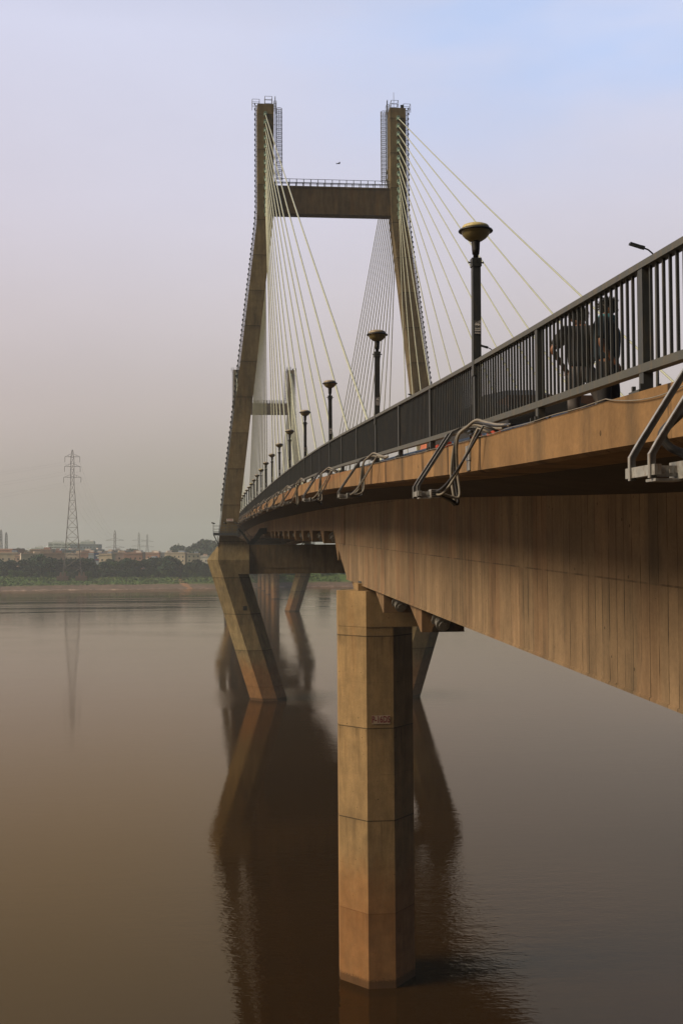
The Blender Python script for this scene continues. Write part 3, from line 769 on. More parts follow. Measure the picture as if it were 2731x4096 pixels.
r=empty('marker_block',(-12.55,17.4,kerb_z(17.4)-.26),'yellow painted concrete block by the feet of the person in grey trousers','block')
mb=MB(); mb.bb(-.15,.15,-.19,.19,0,.40); mb.build('block_body',M['yellowb'],r)
mb=MB()
for k_ in range(4): mb.bb(-.156,-.151,-.15+k_*.08,-.12+k_*.08,.08+.03*(k_%2),.36-.05*(k_%3))
mb.build('painted_marks',M['platf'],r)
for i,(x,y,s_) in enumerate(((-11.9,31.6,1),(-12.2,20.0,.8))):
    pass

# ================================================================== PEOPLE
M['skin']=plain('brown_skin',(.17,.075,.04),.55,0,.08,8)
M['hair']=plain('black_hair',(.008,.007,.007),.6,0,.3,30)
M['shirtb']=plain('black_shirt',(.012,.012,.014),.85,0,.2,6)
M['trg']=plain('grey_trousers',(.10,.095,.10),.85,0,.15,8)
M['navy']=plain('navy_shirt',(.012,.03,.05),.85,0,.2,6)
M['teal']=plain('teal_scarf',(.02,.11,.14),.85,0,.2,8)
M['blk']=plain('black_trousers',(.014,.014,.018),.85,0,.2,8)
M['shoe']=plain('dark_shoe',(.03,.025,.02),.6)
def skin(name,verts,edges,radii,mat,parent,rootv=0,lvl=2):
    me=bpy.data.meshes.new(name); me.from_pydata(verts,edges,[]); me.materials.append(mat)
    o=bpy.data.objects.new(name,me); COL.objects.link(o)
    m=o.modifiers.new('s','SKIN'); m.use_smooth_shade=True
    for i,v in enumerate(me.skin_vertices[0].data):
        rr=radii[i]; v.radius=(rr,rr) if not isinstance(rr,tuple) else rr; v.use_root=(i==rootv)
    m2=o.modifiers.new('sub','SUBSURF'); m2.levels=lvl; m2.render_levels=lvl
    dg=bpy.context.evaluated_depsgraph_get(); dg.update()
    nm=bpy.data.meshes.new_from_object(o.evaluated_get(dg)); nm.name=name
    if not nm.materials: nm.materials.append(mat)
    bpy.data.objects.remove(o); nm.polygons.foreach_set('use_smooth',[True]*len(nm.polygons))
    return link(name,nm,parent)
def person(loc,rz,H,pose,shirt,trous,label,collar=None):
    """pose: dict of joint positions at H=1.7; facing +y"""
    root=empty('person',loc,label,'person',rz=rz); root.scale=(H/1.7,)*3
    P=dict(pel=(0,0,.93),wa=(0,0,1.05),ch=(0,.0,1.25),sh=(0,0,1.40),nk=(0,.01,1.47),hd=(0,.02,1.56),ht=(0,.02,1.66),
           lh=(-.09,0,.90),lk=(-.11,.03,.50),la=(-.12,-.02,.10),lt=(-.13,.14,.04),rh=(.09,0,.90),rk=(.11,.03,.50),ra=(.12,-.02,.10),rt=(.13,.14,.04),
           ls=(-.18,0,1.39),le=(-.25,-.03,1.12),lw=(-.22,.12,.92),rs=(.18,0,1.39),re=(.25,-.03,1.12),rw=(.22,.12,.92))
    P.update(pose)
    def sk(name,chain,rad,mat,**kw):
        keys=[]; 
        for e in chain:
            for k in e:
                if k not in keys: keys.append(k)
        vs=[]; ed=[]; rr=[]; idx={}
        for k in keys: idx[k]=len(vs); vs.append(P[k]); rr.append(rad[k])
        for a,b in chain:
            # mid vertices for smoother taper
            ed.append((idx[a],idx[b]))
        return skin(name,vs,ed,rr,mat,root,**kw)
    # hand digits
    for s_ in 'lr':
        w=Vector(P[s_+'w']); e=Vector(P[s_+'e']); dv=(w-e).normalized(); side=dv.cross(Vector((0,0,1))).normalized() if abs(dv.z)<.95 else Vector((0,1,0)); dn=dv.cross(side)
        P[s_+'p']=w+dv*.05; 
        for j,(o_,ln) in enumerate(((-.030,.065),(-.010,.078),(.010,.072),(.030,.055))):
            P[s_+'f%d'%j]=w+dv*.09+side*o_; P[s_+'g%d'%j]=w+dv*(.09+ln*.55)+side*o_*1.1+dn*.015; P[s_+'h%d'%j]=w+dv*(.09+ln*.8)+side*o_*1.1+dn*.045
        P[s_+'t0']=w+dv*.035+side*-.035; P[s_+'t1']=w+dv*.075+side*-.062+dn*.02
    ch=[('pel','wa'),('wa','ch'),('ch','sh'),('sh','nk'),('nk','hd'),('hd','ht'),('pel','lh'),('lh','lk'),('lk','la'),('la','lt'),('pel','rh'),('rh','rk'),('rk','ra'),('ra','rt'),('sh','ls'),('ls','le'),('le','lw'),('lw','lp'),('sh','rs'),('rs','re'),('re','rw'),('rw','rp')]
    rad=dict(pel=.12,wa=.11,ch=.125,sh=.10,nk=.055,hd=.082,ht=.062,lh=.085,lk=.055,la=.038,lt=.03,rh=.085,rk=.055,ra=.038,rt=.03,ls=.055,le=.042,lw=.028,lp=.032,rs=.055,re=.042,rw=.028,rp=.032)
    for s_ in 'lr':
        for j in range(4):
            ch+=[(s_+'p',s_+'f%d'%j),(s_+'f%d'%j,s_+'g%d'%j),(s_+'g%d'%j,s_+'h%d'%j)]
            for q in 'fgh': rad[s_+q+str(j)]=.0095
        ch+=[(s_+'p',s_+'t0'),(s_+'t0',s_+'t1')]; rad[s_+'t0']=.012; rad[s_+'t1']=.010
    body=sk('body',ch,rad,M['skin'])
    tr_=dict(pel=.165,lh=.13,lk=.09,la=.075,rh=.13,rk=.09,ra=.075,wa=.15)
    sk('trousers',[('pel','wa'),('pel','lh'),('lh','lk'),('lk','la'),('pel','rh'),('rh','rk'),('rk','ra')],tr_,trous)
    for s_ in 'lr':
        e=Vector(P[s_+'s']).lerp(Vector(P[s_+'e']),.85); P[s_+'c']=tuple(e)
    P['hem']=tuple(Vector(P['pel'])+Vector((0,0,-.03)))
    sk('shirt',[('hem','wa'),('wa','ch'),('ch','sh'),('sh','ls'),('ls','lc'),('sh','rs'),('rs','rc')],dict(hem=.19,wa=.185,ch=.20,sh=.14,ls=.105,lc=.085,rs=.105,rc=.085),shirt)
    hd=Vector(P['hd']); ht=Vector(P['ht'])
    mb=MB(); mb.ball(hd+Vector((0,-.012,.045)),(.096,.108,.10),14,10); rr=random.Random(int(H*1000))
    for k_ in range(420):
        a=rr.uniform(0,6.28); z=rr.uniform(-.3,1); r_=math.sqrt(max(0,1-z*z)); v=Vector((r_*math.cos(a),r_*math.sin(a),z))
        if v.y>.35 and z<.45: continue
        p=hd+Vector((0,-.012,.045))+Vector((v.x*.09,v.y*.10,v.z*.095)); mb.tube([p,p+v*.045+Vector((rr.uniform(-.015,.015),rr.uniform(-.015,.015),.0))],[.009,.002],3)
    mb.build('hair',M['hair'],root,True)
    mb=MB(); fy=hd.y+.078
    mb.ball((hd.x,fy+.010,hd.z-.0),(.013,.022,.022),8,6)
    for s_ in (-1,1): mb.ball((hd.x+s_*.084,hd.y,hd.z),(.012,.022,.032),8,6)
    mb.build('nose_and_ears',M['skin'],body,True)
    mb=MB()
    for s_ in (-1,1): mb.ball((hd.x+s_*.032,fy-.004,hd.z+.025),(.012,.008,.006),8,6)
    mb.build('eyes',M['white'],body,True)
    mb=MB(); mb.ball((hd.x,fy-.004,hd.z-.048),(.024,.008,.006),8,6); mb.build('mouth',M['maroon'],body,True)
    for s_ in 'lr':
        a=Vector(P[s_+'a']);t=Vector(P[s_+'t']); dv=(t-a); dv.z=0; dv.normalize()
        mb=MB(); rt_=Matrix.Rotation(math.atan2(-dv.x,dv.y),3,'Z')
        c_=a+dv*.07; c_.z=a.z-.055
        mb.ball((0,0,0),(.048,.135,.045),10,6); mb.v=[tuple(rt_@Vector(v)+c_) for v in mb.v]
        mb.build('shoe',M['shoe'],root,True)
    if collar:
        mb=MB(); nk=Vector(P['nk'])
        mb.lathe([(.075,-.05),(.115,-.045),(.12,-.01),(.10,.03),(.07,.045)],c=nk,n=16); mb.build('scarf',collar,root,True)
    return root
y=14.85
person((-12.62,y,kerb_z(y)-.24),R(-20),1.70,dict(ls=(-.19,0,1.39),le=(-.36,-.10,1.16),lw=(-.24,.05,.98),rs=(.20,.02,1.38),re=(.32,.06,1.16),rw=(.26,.22,1.02),
   lh=(-.09,0,.9),lk=(-.10,.02,.5),la=(-.11,-.02,.1),lt=(-.12,.12,.04),rk=(.24,.06,.52),ra=(.42,.02,.10),rt=(.48,.14,.05),hd=(-.03,.05,1.56),ht=(-.03,.06,1.655)),
   M['shirtb'],M['trg'],'person in black t-shirt and grey trousers leaning behind the railing, one hand on hip')
y=14.05
person((-12.56,y,kerb_z(y)-.24),R(-115),1.66,dict(hd=(.0,.05,1.56),ht=(0,.04,1.66),re=(.23,-.04,1.12),rw=(.16,.10,.93),le=(-.23,-.03,1.12),lw=(-.15,.10,.93),lk=(-.11,.08,.52),rk=(.11,-.02,.5)),
   M['navy'],M['blk'],'person in dark navy shirt with teal scarf looking right behind the railing',M['teal'])

# ================================================================== WATER, BANK
XW=3000
def water():
    t=NT('river_water'); p=t.pos(); x,y,z=t.sep(p)
    n1=t.noise(t.scale(p,(.5,1.1,1)),1.0,3,.5); n2=t.noise(t.scale(p,(2.2,3.6,1)),1.0,3,.55); n3=t.noise(t.scale(p,(.02,.05,1)),1.0,4,.6)
    # distance from the legs and the pier that stir the current
    def blob(cx,cy,r0,r1):
        d2=t.math('ADD',t.math('POWER',t.math('MULTIPLY',t.math('SUBTRACT',x,cx),1.0),2.0),t.math('POWER',t.math('SUBTRACT',y,cy),2.0)); return t.mr(t.math('SQRT',d2),r0,r1,1,0,True)
    st=t.math('MAXIMUM',t.math('MAXIMUM',blob(-9.5,YC,3,16),blob(9.5,YC,3,20)),t.math('MAXIMUM',blob(-9.25,61,2,9),blob(-4,70,4,22)))
    calm=t.mr(n3,.38,.62,.55,1.3,True); strk=t.mr(t.noise(t.scale(p,(.004,.06,1),(3,1,0)),1.0,4,.6),.42,.6,.25,2.2,True); calm=t.mix(t.mr(y,330,480,0,1),calm,strk)
    far=t.mr(y,60,700,1.0,3.0)
    amp=t.math('MULTIPLY',t.math('ADD',calm,t.math('MULTIPLY',st,3.6)),far)
    h=t.math('ADD',t.math('MULTIPLY',n1,.05),t.math('MULTIPLY',n2,.032))
    b=t.bump(t.math('MULTIPLY',h,amp),1.0,.115)
    c=t.mix(t.mr(n3,.3,.7,0,1),(.018,.009,.002),(.024,.012,.003))
    t.n.remove(t.bsdf)
    fr=t.node('ShaderNodeFresnel'); fr.inputs['IOR'].default_value=1.33; t.l.new(b,fr.inputs['Normal'])
    silt=t.mix(t.mr(t.math('ADD',x,t.math('MULTIPLY',n3,14.0)),-22,14,0,1,True),(.86,.63,.31),(.60,.54,.41))
    gc=t.mix(t.mr(fr.outputs[0],.14,.62,0,1,True),silt,(1.0,.90,.78))
    gl=t.node('ShaderNodeBsdfGlossy'); t.put(gl.inputs['Color'],gc); gl.inputs['Roughness'].default_value=.018; t.l.new(b,gl.inputs['Normal'])
    df=t.node('ShaderNodeBsdfDiffuse'); t.put(df.inputs['Color'],c)
    mx=t.node('ShaderNodeMixShader'); t.l.new(fr.outputs[0],mx.inputs[0]); t.l.new(df.outputs[0],mx.inputs[1]); t.l.new(gl.outputs[0],mx.inputs[2]); t.l.new(mx.outputs[0],t.out.inputs['Surface'])
    return t.m
M['water']=water()
mb=MB(); mb.add([(-XW,-55,0),(XW,-55,0),(XW,760,0),(-XW,760,0)],[(0,1,2,3)])
w=mb.build('river_water',M['water']); tag(w,'wide calm muddy river','river',kind='structure')
def shore(x): return 722+.03*x+9*math.sin(x*.011+1)+3.5*math.sin(x*.043)+1.6*math.sin(x*.13+2)
def ground(x,y):
    d_=y-shore(x); 
    if d_<=0: return d_*.12
    z=8.6*(1-math.exp(-(d_/26.)**1.25)) if d_<300 else 8.6
    z=min(z,8.6)
    z+= .35*math.sin(x*.05)*math.sin(y*.11+x*.02)*min(1,d_/10)+.18*math.sin(x*.21+y*.3)*min(1,d_/6)
    if d_>60: z+= min(1.6,(d_-60)*.01)
    if d_>500: z+=min(6,(d_-500)*.006)
    return z
def bankmat():
    t=NT('river_bank_soil'); p=t.pos(); x,y,z=t.sep(p)
    n=t.noise(t.scale(p,(.03,.12,.1)),1.0,6,.65); n2=t.noise(t.scale(p,(.25,.8,.5)),1.0,5,.65)
    mud=t.mix(t.mr(n2,.35,.65,0,1),(.085,.066,.052),(.17,.125,.098))
    pale=t.mr(t.math('ADD',z,t.math('MULTIPLY',n,2.0)),1.1,1.5,1,0); mud=t.mix(t.math('MULTIPLY',t.math('MULTIPLY',pale,t.mr(n2,.5,.62,0,1)),.8),mud,(.55,.44,.38))
    gr=t.mix(t.mr(n2,.35,.62,0,1),(.035,.075,.016),(.09,.15,.04)); gr=t.mix(t.mr(n,.5,.7,0,.7),gr,(.13,.11,.05))
    f=t.mr(t.math('ADD',z,t.math('MULTIPLY',n,3.0)),3.6,4.6,0,1)
    c=t.mix(f,mud,gr)
    # dirt track
    tr_=t.math('ABSOLUTE',t.math('SUBTRACT',t.math('ADD',x,t.math('MULTIPLY',t.noise(p,.06,3),14.0)),t.math('ADD',-33.0,t.math('MULTIPLY',t.math('SUBTRACT',y,740.0),-.35))))
    c=t.mix(t.math('MULTIPLY',t.mr(tr_,1.2,2.2,1,0),t.mr(y,775,790,.9,0)),c,(.26,.15,.085))
    return t.fin(c,.95,spec=.1)
M['bank']=bankmat()
xs=[-XW,-2000,-1400,-1000,-700]+[-500+i*5 for i in range(0,161)]+[400,600,1000,1600,XW]
ysg=[700,708]+[712+i*2.0 for i in range(0,36)]+[786+i*10 for i in range(0,12)]+[930,1000,1100,1250,1400,1700,2000,2600,3400]
mb=MB(); vs=[(x,y,ground(x,y)+random.uniform(-.08,.08)*(1 if y<800 else 0)) for y in ysg for x in xs]; nx=len(xs)
mb.add(vs,[(j*nx+i,j*nx+i+1,(j+1)*nx+i+1,(j+1)*nx+i) for j in range(len(ysg)-1) for i in range(nx-1)])
g=mb.build('river_bank',M['bank'],None,True,False); tag(g,'grassy river bank with a bare mud edge','river bank',kind='structure')
# rough grass on the bank: one mesh of tufts
M['grass']=plain('bank_grass',(.06,.12,.03),.9,0,.5,.12,dirt=(.12,.10,.045))
mb=MB(); rg=random.Random(3)
for i in range(9000):
    x=rg.uniform(-175,60); y=shore(x)+rg.uniform(11,42); z=ground(x,y); h=rg.uniform(.2,.7); a=rg.uniform(0,3.14); w_=rg.uniform(.3,.8)
    dx_,dy_=math.cos(a)*w_,math.sin(a)*w_
    mb.add([(x-dx_,y-dy_,z-.1),(x+dx_,y+dy_,z-.1),(x+dx_*.6,y+dy_*.6+.1,z+h),(x-dx_*.5,y-dy_*.5,z+h*.8)],[(0,1,2,3)])
tag(mb.build('grass',M['grass'],None,False,False),'rough grass tufts over the far bank','grass',kind='stuff')

# ================================================================== TREES
def leafmat(name,a,b):
    t=NT(name); p=t.pos(); oi=t.node('ShaderNodeObjectInfo')
    n=t.noise(p,.5,4,.6); n2=t.noise(p,2.5,3,.6)
    c=t.mix(t.mr(n,.35,.65,0,1),a,b); c=t.mulc(c,t.mr(n2,.3,.7,.8,1.2)); c=t.mulc(c,t.mr(oi.outputs['Random'],0,1,.75,1.3))
    return t.fin(c,.8,spec=.2)
M['leaf1']=leafmat('dark_foliage',(.010,.036,.022),(.026,.066,.032)); M['leaf2']=leafmat('green_foliage',(.035,.085,.02),(.06,.12,.03)); M['leaf3']=leafmat('far_foliage',(.02,.04,.024),(.035,.06,.03))
M['bark']=plain('bark',(.06,.045,.03),.9)
def crown_mesh(seed,h,w_,nl,ls,mat,trunkh=.18):
    rd=random.Random(seed); mb=MB(); lobes=[]
    for i in range(11):
        a=rd.uniform(0,6.28); r=rd.uniform(0,.62)*w_/2*(1 if i else 0); z=h*rd.uniform(.28,.86); rr=rd.uniform(.17,.30)*w_
        if i<4: z=h*rd.uniform(.12,.4); r=w_/2*.6
        lobes.append((r*math.cos(a),r*math.sin(a),z,rr,min(rr*.85,h-z)))
    lobes.append((0,0,h*.78,w_*.26,h*.22))
    for i in range(nl):
        l=rd.choice(lobes); a=rd.uniform(0,6.28); cz=rd.uniform(-1,1); s_=math.sqrt(1-cz*cz); q=rd.uniform(.72,1.06)
        c=Vector((l[0]+l[3]*q*s_*math.cos(a),l[1]+l[3]*q*s_*math.sin(a),max(.3,l[2]+l[4]*q*cz)))
        u=Vector((rd.gauss(0,1),rd.gauss(0,1),rd.gauss(0,.6))).normalized(); v=u.cross(Vector((rd.gauss(0,1),rd.gauss(0,1),rd.gauss(0,1)))).normalized()
        k=ls*rd.uniform(.6,1.3)
        mb.add([c-u*k,c+v*k*.7,c+u*k,c-v*k*.7],[(0,1,2,3)])
    return mb.mesh('crown',mat)
def trunk_mesh(h,seed):
    rd=random.Random(seed); mb=MB(); mb.tube([(0,0,-1),(.1,0,h*.3),(0,.1,h*.6)],[.32,.24,.12],6)
    for k in range(4):
        a=k*1.6; mb.tube([(0,0,h*(.25+.07*k)),(math.cos(a)*h*.25,math.sin(a)*h*.25,h*.6)],[.12,.05],5)
    return mb.mesh('trunk',M['bark'])
TR=[(crown_mesh(1,11,12,2600,.55,M['leaf1']),trunk_mesh(11,1),11),(crown_mesh(2,9.5,10,2200,.5,M['leaf1']),trunk_mesh(9.5,2),9.5),(crown_mesh(3,12.5,13,2800,.6,M['leaf1']),trunk_mesh(12.5,3),12.5),(crown_mesh(4,10,11,2400,.5,M['leaf2']),trunk_mesh(10,4),10)]
TF=[(crown_mesh(5,17,20,1500,1.2,M['leaf3']),trunk_mesh(17,5),17),(crown_mesh(6,13,16,1200,1.1,M['leaf3']),trunk_mesh(13,6),13)]
def put_tree(v,x,y,s_,label,group,sink=.3):
    me,tk,h=v; o=empty('tree',(x,y,ground(x,y)-sink),label,'tree',group,rz=random.uniform(0,6.28)); o.scale=(s_*random.uniform(.95,1.15),s_,s_*random.uniform(.93,1.07))
    link('crown',me,o); link('trunk',tk,o); return o
def onray(px,y):   # x of a point seen in column px when it stands at depth y
    return CAM.x+math.tan(math.atan((px-1365.5)/FPX)+yaw)*y
rt=random.Random(9)
px=-70
while px<835:
    y=762+rt.uniform(0,6); x=onray(px,y); v=rt.choice([0,0,1,2,1])
    s_=rt.uniform(.84,1.0)
    if 150<px<200: v=2; s_=1.02
    if 205<px<250: s_=.82
    if 355<px<395: s_=.74; v=1
    if 425<px<470: v=3; s_=.98
    if 640<px<690: v=2; s_=1.02
    if px<430: side='left of or behind the big lattice tower' if px>200 else 'near the telecom masts'
    elif px<470: side='right of the big lattice tower'
    else: side='between the lattice tower and the bridge pylon'
    lab='bright green bushy tree in the far tree line, right of the big lattice tower' if v==3 else 'dark bushy tree in the far tree line, %s'%side
    put_tree(TR[v],x,y,s_,lab,'dark trees lining the far bank'); px+=rt.uniform(32,46)
for k in range(15):
    px=-60+k*60+rt.uniform(-20,20); y=778+rt.uniform(0,8); put_tree(TR[rt.choice([0,1])],onray(px,y),y,rt.uniform(.9,1.0),'dark tree half hidden behind the front row of the far tree line','second row of dark trees')
# low scrub along the foot of the trees
for k in range(46):
    px=-60+k*20+rt.uniform(-8,8); y=756+rt.uniform(-2,2); put_tree(TR[rt.choice([1,1,3])],onray(px,y),y,rt.uniform(.3,.5),'low shrub at the foot of the far tree line','shrubs below the tree line')
# tree line continues behind the bridge
for k in range(26):
    x=-10+k*15+rt.uniform(-4,4); y=768+rt.uniform(0,8); put_tree(TR[rt.choice([0,1,2])],x,y,rt.uniform(.85,1.05),'dark tree on the far bank behind the bridge deck','trees behind the bridge')
# hazy far trees
for (px,y,s_,n_) in ((60,1500,.9,1),(75,1520,1.0,0),(525,1250,.9,0),(545,1240,.8,0),(690,1150,.9,1),(705,1160,1.1,0),(730,1150,.9,0),(750,1120,.8,1),(775,1120,.95,0),(800,1080,1.15,0),(815,1070,1.25,0),(838,1070,1.1,0),(850,1060,1.2,0),(668,1140,.8,1),(720,1060,.7,1),(760,1050,.7,1),(790,1020,.8,0),(240,1400,.7,1),(500,1300,.7,1),(590,1200,.8,1),(610,1180,.7,1),(640,1180,.7,0),(1010,1100,1.,0),(1060,1100,1.,0),(1120,1100,1.,0),(1180,1100,1.,0)):
    put_tree(TF[n_],onray(px,y),y,s_,'large hazy tree beyond the tree line by the telecom masts' if px<100 else ('large hazy tree among the houses beyond the tree line' if px<660 else 'large hazy tree beyond the tree line, close left of the bridge pylon'),'hazy trees in the town')

# ================================================================== LATTICE TOWERS
def lattice(H,wb,wt_,arms,segs,r,waist=.5):
    mb=MB()
    def wd(z):
        t=z/H
        return wb+(wt_-wb)*min(1,t/waist)**.92 if t<waist else wt_*(1-.75*max(0,(t-.93)/.07))
    zs=[0]
    for i in range(segs): zs.append(H*(1-(1-(i+1)/segs)**1.35))
    zs[-1]=H
    for sx,sy in ((-1,-1),(1,-1),(1,1),(-1,1)):
        for a,b in zip(zs[:-1],zs[1:]): mb.tube([(sx*wd(a)/2,sy*wd(a)/2,a),(sx*wd(b)/2,sy*wd(b)/2,b)],r*1.25,4,False)
    for a,b in zip(zs[:-1],zs[1:]):
        A,B=wd(a)/2,wd(b)/2; m=(a+b)/2; Mw=(A+B)/2
        for s_ in (-1,1):
            for pts in (((-A,s_*A,a),(B,s_*B,b)),((A,s_*A,a),(-B,s_*B,b)),((s_*A,-A,a),(s_*B,B,b)),((s_*A,A,a),(s_*B,-B,b)),((-B,s_*B,b),(B,s_*B,b)),((s_*B,-B,b),(s_*B,B,b))):
                mb.tube(pts,r*.7,4,False)
    return mb
def arms_mesh(H,spec,r):
    mb=MB(); tips=[]
    for z,hw,dr_ in spec:
        mb.tube([(-hw,0,z),(hw,0,z)],r,4,False)
        for s_ in (-1,1):
            for yy in (-.5,.5): mb.tube([(s_*.9,yy*1.6,z),(s_*hw,0,z)],r,4,False)
            mb.tube([(s_*.9,0,z+1.8),(s_*hw,0,z)],r,4,False); mb.tube([(s_*hw*.5,0,z),(s_*hw*.5,0,z+1.0)],r*.7,4,False)
            tips.append((s_*hw,0,z-dr_))
    return mb,tips
gx,gy=-105.6,752.0; gz=ground(gx,gy)
tw=empty('transmission_tower',(gx,gy,gz),'tall lattice power tower standing on two masonry footings on the far bank','transmission tower',rz=R(4))
H=79.5
def bigwidth():pass
mb=lattice(H,11.5,2.1,None,16,.085,.74); mb.build('lattice_mast',M['lattice'],tw)
mb2,tips=arms_mesh(H,((59.5,7.6,3.8),(69.0,7.2,4.0),(77.0-5.0+2.0,6.9,3.8)) if False else ((62.5,5.2,3.2),(69.2,4.7,3.2),(75.2,4.5,3.2)),.085); mb2.build('crossarm',M['lattice'],tw)
for tx,ty_,tzz in tips:
    mb=MB(); mb.tube([(tx,0,tzz+3.2),(tx,0,tzz)],.14,5,False); mb.build('insulator',M['lattice'],tw)
M['foot']=plain('masonry_footing',(.15,.10,.08),.9,0,.2,.8)
for s_ in (-1,1):
    mb=MB(); mb.bb(s_*5.6-3.4,s_*5.6+3.4,-7,-2.0,-2.5,1.8); 
    for q in (-1.2,1.4): mb.loft([[(s_*5.6+q-.8,-5.2,1.75),(s_*5.6+q+.8,-5.2,1.75),(s_*5.6+q+.8,-3.6,1.75),(s_*5.6+q-.8,-3.6,1.75)],[(s_*5.6+q-.4,-4.8,4.2),(s_*5.6+q+.4,-4.8,4.2),(s_*5.6+q+.4,-4.0,4.2),(s_*5.6+q-.4,-4.0,4.2)]])
    mb.build('footing',M['foot'],tw)
# wires over the river and inland
def wire(a,b,sag,r=.05):
    r=.022; mb=MB(); pts=[]; a=Vector(a);b=Vector(b)
    for i in range(41):
        t=i/40; p=a.lerp(b,t); p.z-=4*sag*t*(1-t); pts.append(p)
    mb.tube(pts,r,3,False); return mb.build('power_wire',M['lattice'],None,False,False)
tt=['top','middle','bottom']
far=(-109.0+0,1100.0,39.0)
for i,(tx,ty_,tzz) in enumerate(tips):
    a=Vector((gx+tx,gy,gz+tzz)); lv=tt[2-i//2]; sd_='left' if tx<0 else 'right'
    tag(wire(a,(-560+tx,210,60+(i//2)*9),34,.05),'thin power wire from the %s %s arm of the tall lattice tower over the river'%(lv,sd_),'power wire')
    tag(wire(a,(-108+tx*.45,1098,ground(-108,1100)+21+(i//2)*3.2),9,.05),'faint power wire from the %s %s arm of the tall tower to the small tower'%(lv,sd_),'power wire')
def small_tower(px,y,H,label,r=.09,rz=.2):
    x=onray(px,y); t_=empty('transmission_tower',(x,y,ground(x,y)),label,'transmission tower','small power towers in the town',rz=rz)
    mb=lattice(H,H*.2,H*.05,None,8,r,.55); mb.build('lattice_mast',M['lattice'],t_)
    mb,_=arms_mesh(H,((H*.52,H*.27,1),(H*.72,H*.25,1)),r); mb.build('crossarm',M['lattice'],t_); return t_
small_tower(460,1100,32,'small lattice power tower with two arm pairs above the town, right of the big tower')
small_tower(556,1500,35,'hazy lattice power tower above the town, left one of the distant pair')
small_tower(589,1500,32.5,'hazy lattice power tower above the town, right one of the distant pair')
for px,H,lab in ((5,42,'hazy red and white telecom mast at the very left edge'),(26,38,'hazy telecom mast second from the left edge')):
    x=onray(px,1700); t_=empty('telecom_mast',(x,1700,ground(x,1700)),lab,'mast'); mb=lattice(H,4,2.4,None,10,.3,.9); mb.build('mast_lattice',M['lattice'],t_)
    mb=MB(); 
    for k in range(4): a=k*1.57; mb.bb(math.cos(a)*1.6-.4,math.cos(a)*1.6+.4,math.sin(a)*1.6-.2,math.sin(a)*1.6+.2,H*.5,H*.5+4)
    mb.build('antenna_panels',M['white'],t_)
x=onray(714,1700); t_=empty('telecom_mast',(x,1700,ground(x,1700)),'faint telecom mast above the hazy trees left of the bridge pylon','mast'); lattice(22,3,1.6,None,7,.25,.9).build('mast_lattice',M['lattice'],t_)
x=onray(371,1650); z=ground(x,1650); t_=empty('water_tower',(x,1650,z),'round-topped water tower above the pale apartment blocks','water tower')
M['paleb']=plain('pale_render',(.42,.42,.42),.8,0,.1,.3)
mb=MB(); mb.lathe([(1.3,0),(1.3,19)],n=12); mb.build('shaft',M['paleb'],t_,True)
mb=MB(); mb.lathe([(1.5,19),(3.6,21.5),(3.8,24),(2.8,25.5),(.3,26.3)],n=16); mb.build('tank',M['paleb'],t_,True)

# ================================================================== TOWN
wallc=[((.34,.19,.15),'brick red'),((.52,.44,.36),'beige'),((.72,.70,.66),'off-white'),((.26,.32,.42),'blue-grey'),((.36,.24,.19),'rust brown'),((.50,.44,.39),'cream')]
WM=[plain('town_wall_'+n.replace(' ','_').replace('-','_'),c,.85,0,.15,.3) for c,n in wallc]
M['roofd']=plain('flat_roof',(.25,.21,.19),.9,0,.2,.4)
def house(px,y,w_,h,k,label,group='town houses beyond the trees',base=None,tank=True,dep=None):
    x=onray(px,y); z=ground(x,y) if base is None else base; dep=dep or w_*.9
    o=empty('town_house',(x,y,z),label,'house',group,rz=random.uniform(-.35,.35))
    mb=MB(); mb.bb(-w_/2,w_/2,-dep/2,dep/2,-2,h); 
    for a,b,c,d_ in ((-w_/2,w_/2,-dep/2,-dep/2+.25),(-w_/2,w_/2,dep/2-.25,dep/2),(-w_/2,-w_/2+.25,-dep/2,dep/2),(w_/2-.25,w_/2,-dep/2,dep/2)): mb.bb(a+.003,b-.003,c+.003,d_-.003,h,h+.8)
    mb.build('wall',WM[k],o)
    mb=MB(); mb.bb(-w_/2-.25,w_/2+.25,-dep/2-.3,dep/2+.25,h-.25,h-.02); rf=mb.build('roof',M['roofd'],o)
    if tank: mb=MB(); mb.bb(w_*.1,w_*.38,-dep*.2,dep*.2,h,h+2.2); mb.build('stair_head',WM[(k+2)%6],rf)
    fl=max(1,int(h/3.1)); nw=max(2,int(w_/3.2)); mb=MB()
    for f in range(fl):
        for i in range(nw):
            cx=-w_/2+w_*(i+.5)/nw; mb.bb(cx-.55,cx+.55,-dep/2-.03,-dep/2+.1,f*3.1+1.0,f*3.1+2.3)
    mb.build('windows' if False else 'window_row',M['glass'],o)
    return o
rh=random.Random(21); cnt=0
px=-30
rows=[(880,0,9,12),(1000,0,10,14),(1150,0,12,15)]
for (y0,_,hmin,hmax) in rows:
    px=-40+rh.uniform(0,15)
    while px<840:
        w_=rh.uniform(9,17); h=rh.uniform(hmin,hmax)-(3.0 if px>560 else 0)
        if 640<px and y0<900: px+=30; continue
        k=rh.randrange(6); y=y0+rh.uniform(-30,30)
        pos_='left of the big lattice tower' if px<250 else ('between the big and the small lattice towers' if px<450 else 'right of the small lattice tower')
        rowt={880:'right behind the trees',1000:'in the middle rows of the town',1150:'in the rear rows of the town'}[y0]
        house(px,y,w_,h,k,'%s house %s, %s'%(wallc[k][1],rowt,pos_.replace('the big and the small lattice towers','the two nearer towers').replace('the big lattice tower','the tall tower').replace('the small lattice tower','the small tower')))
        px+=w_/y*FPX*rh.uniform(.62,1.05)
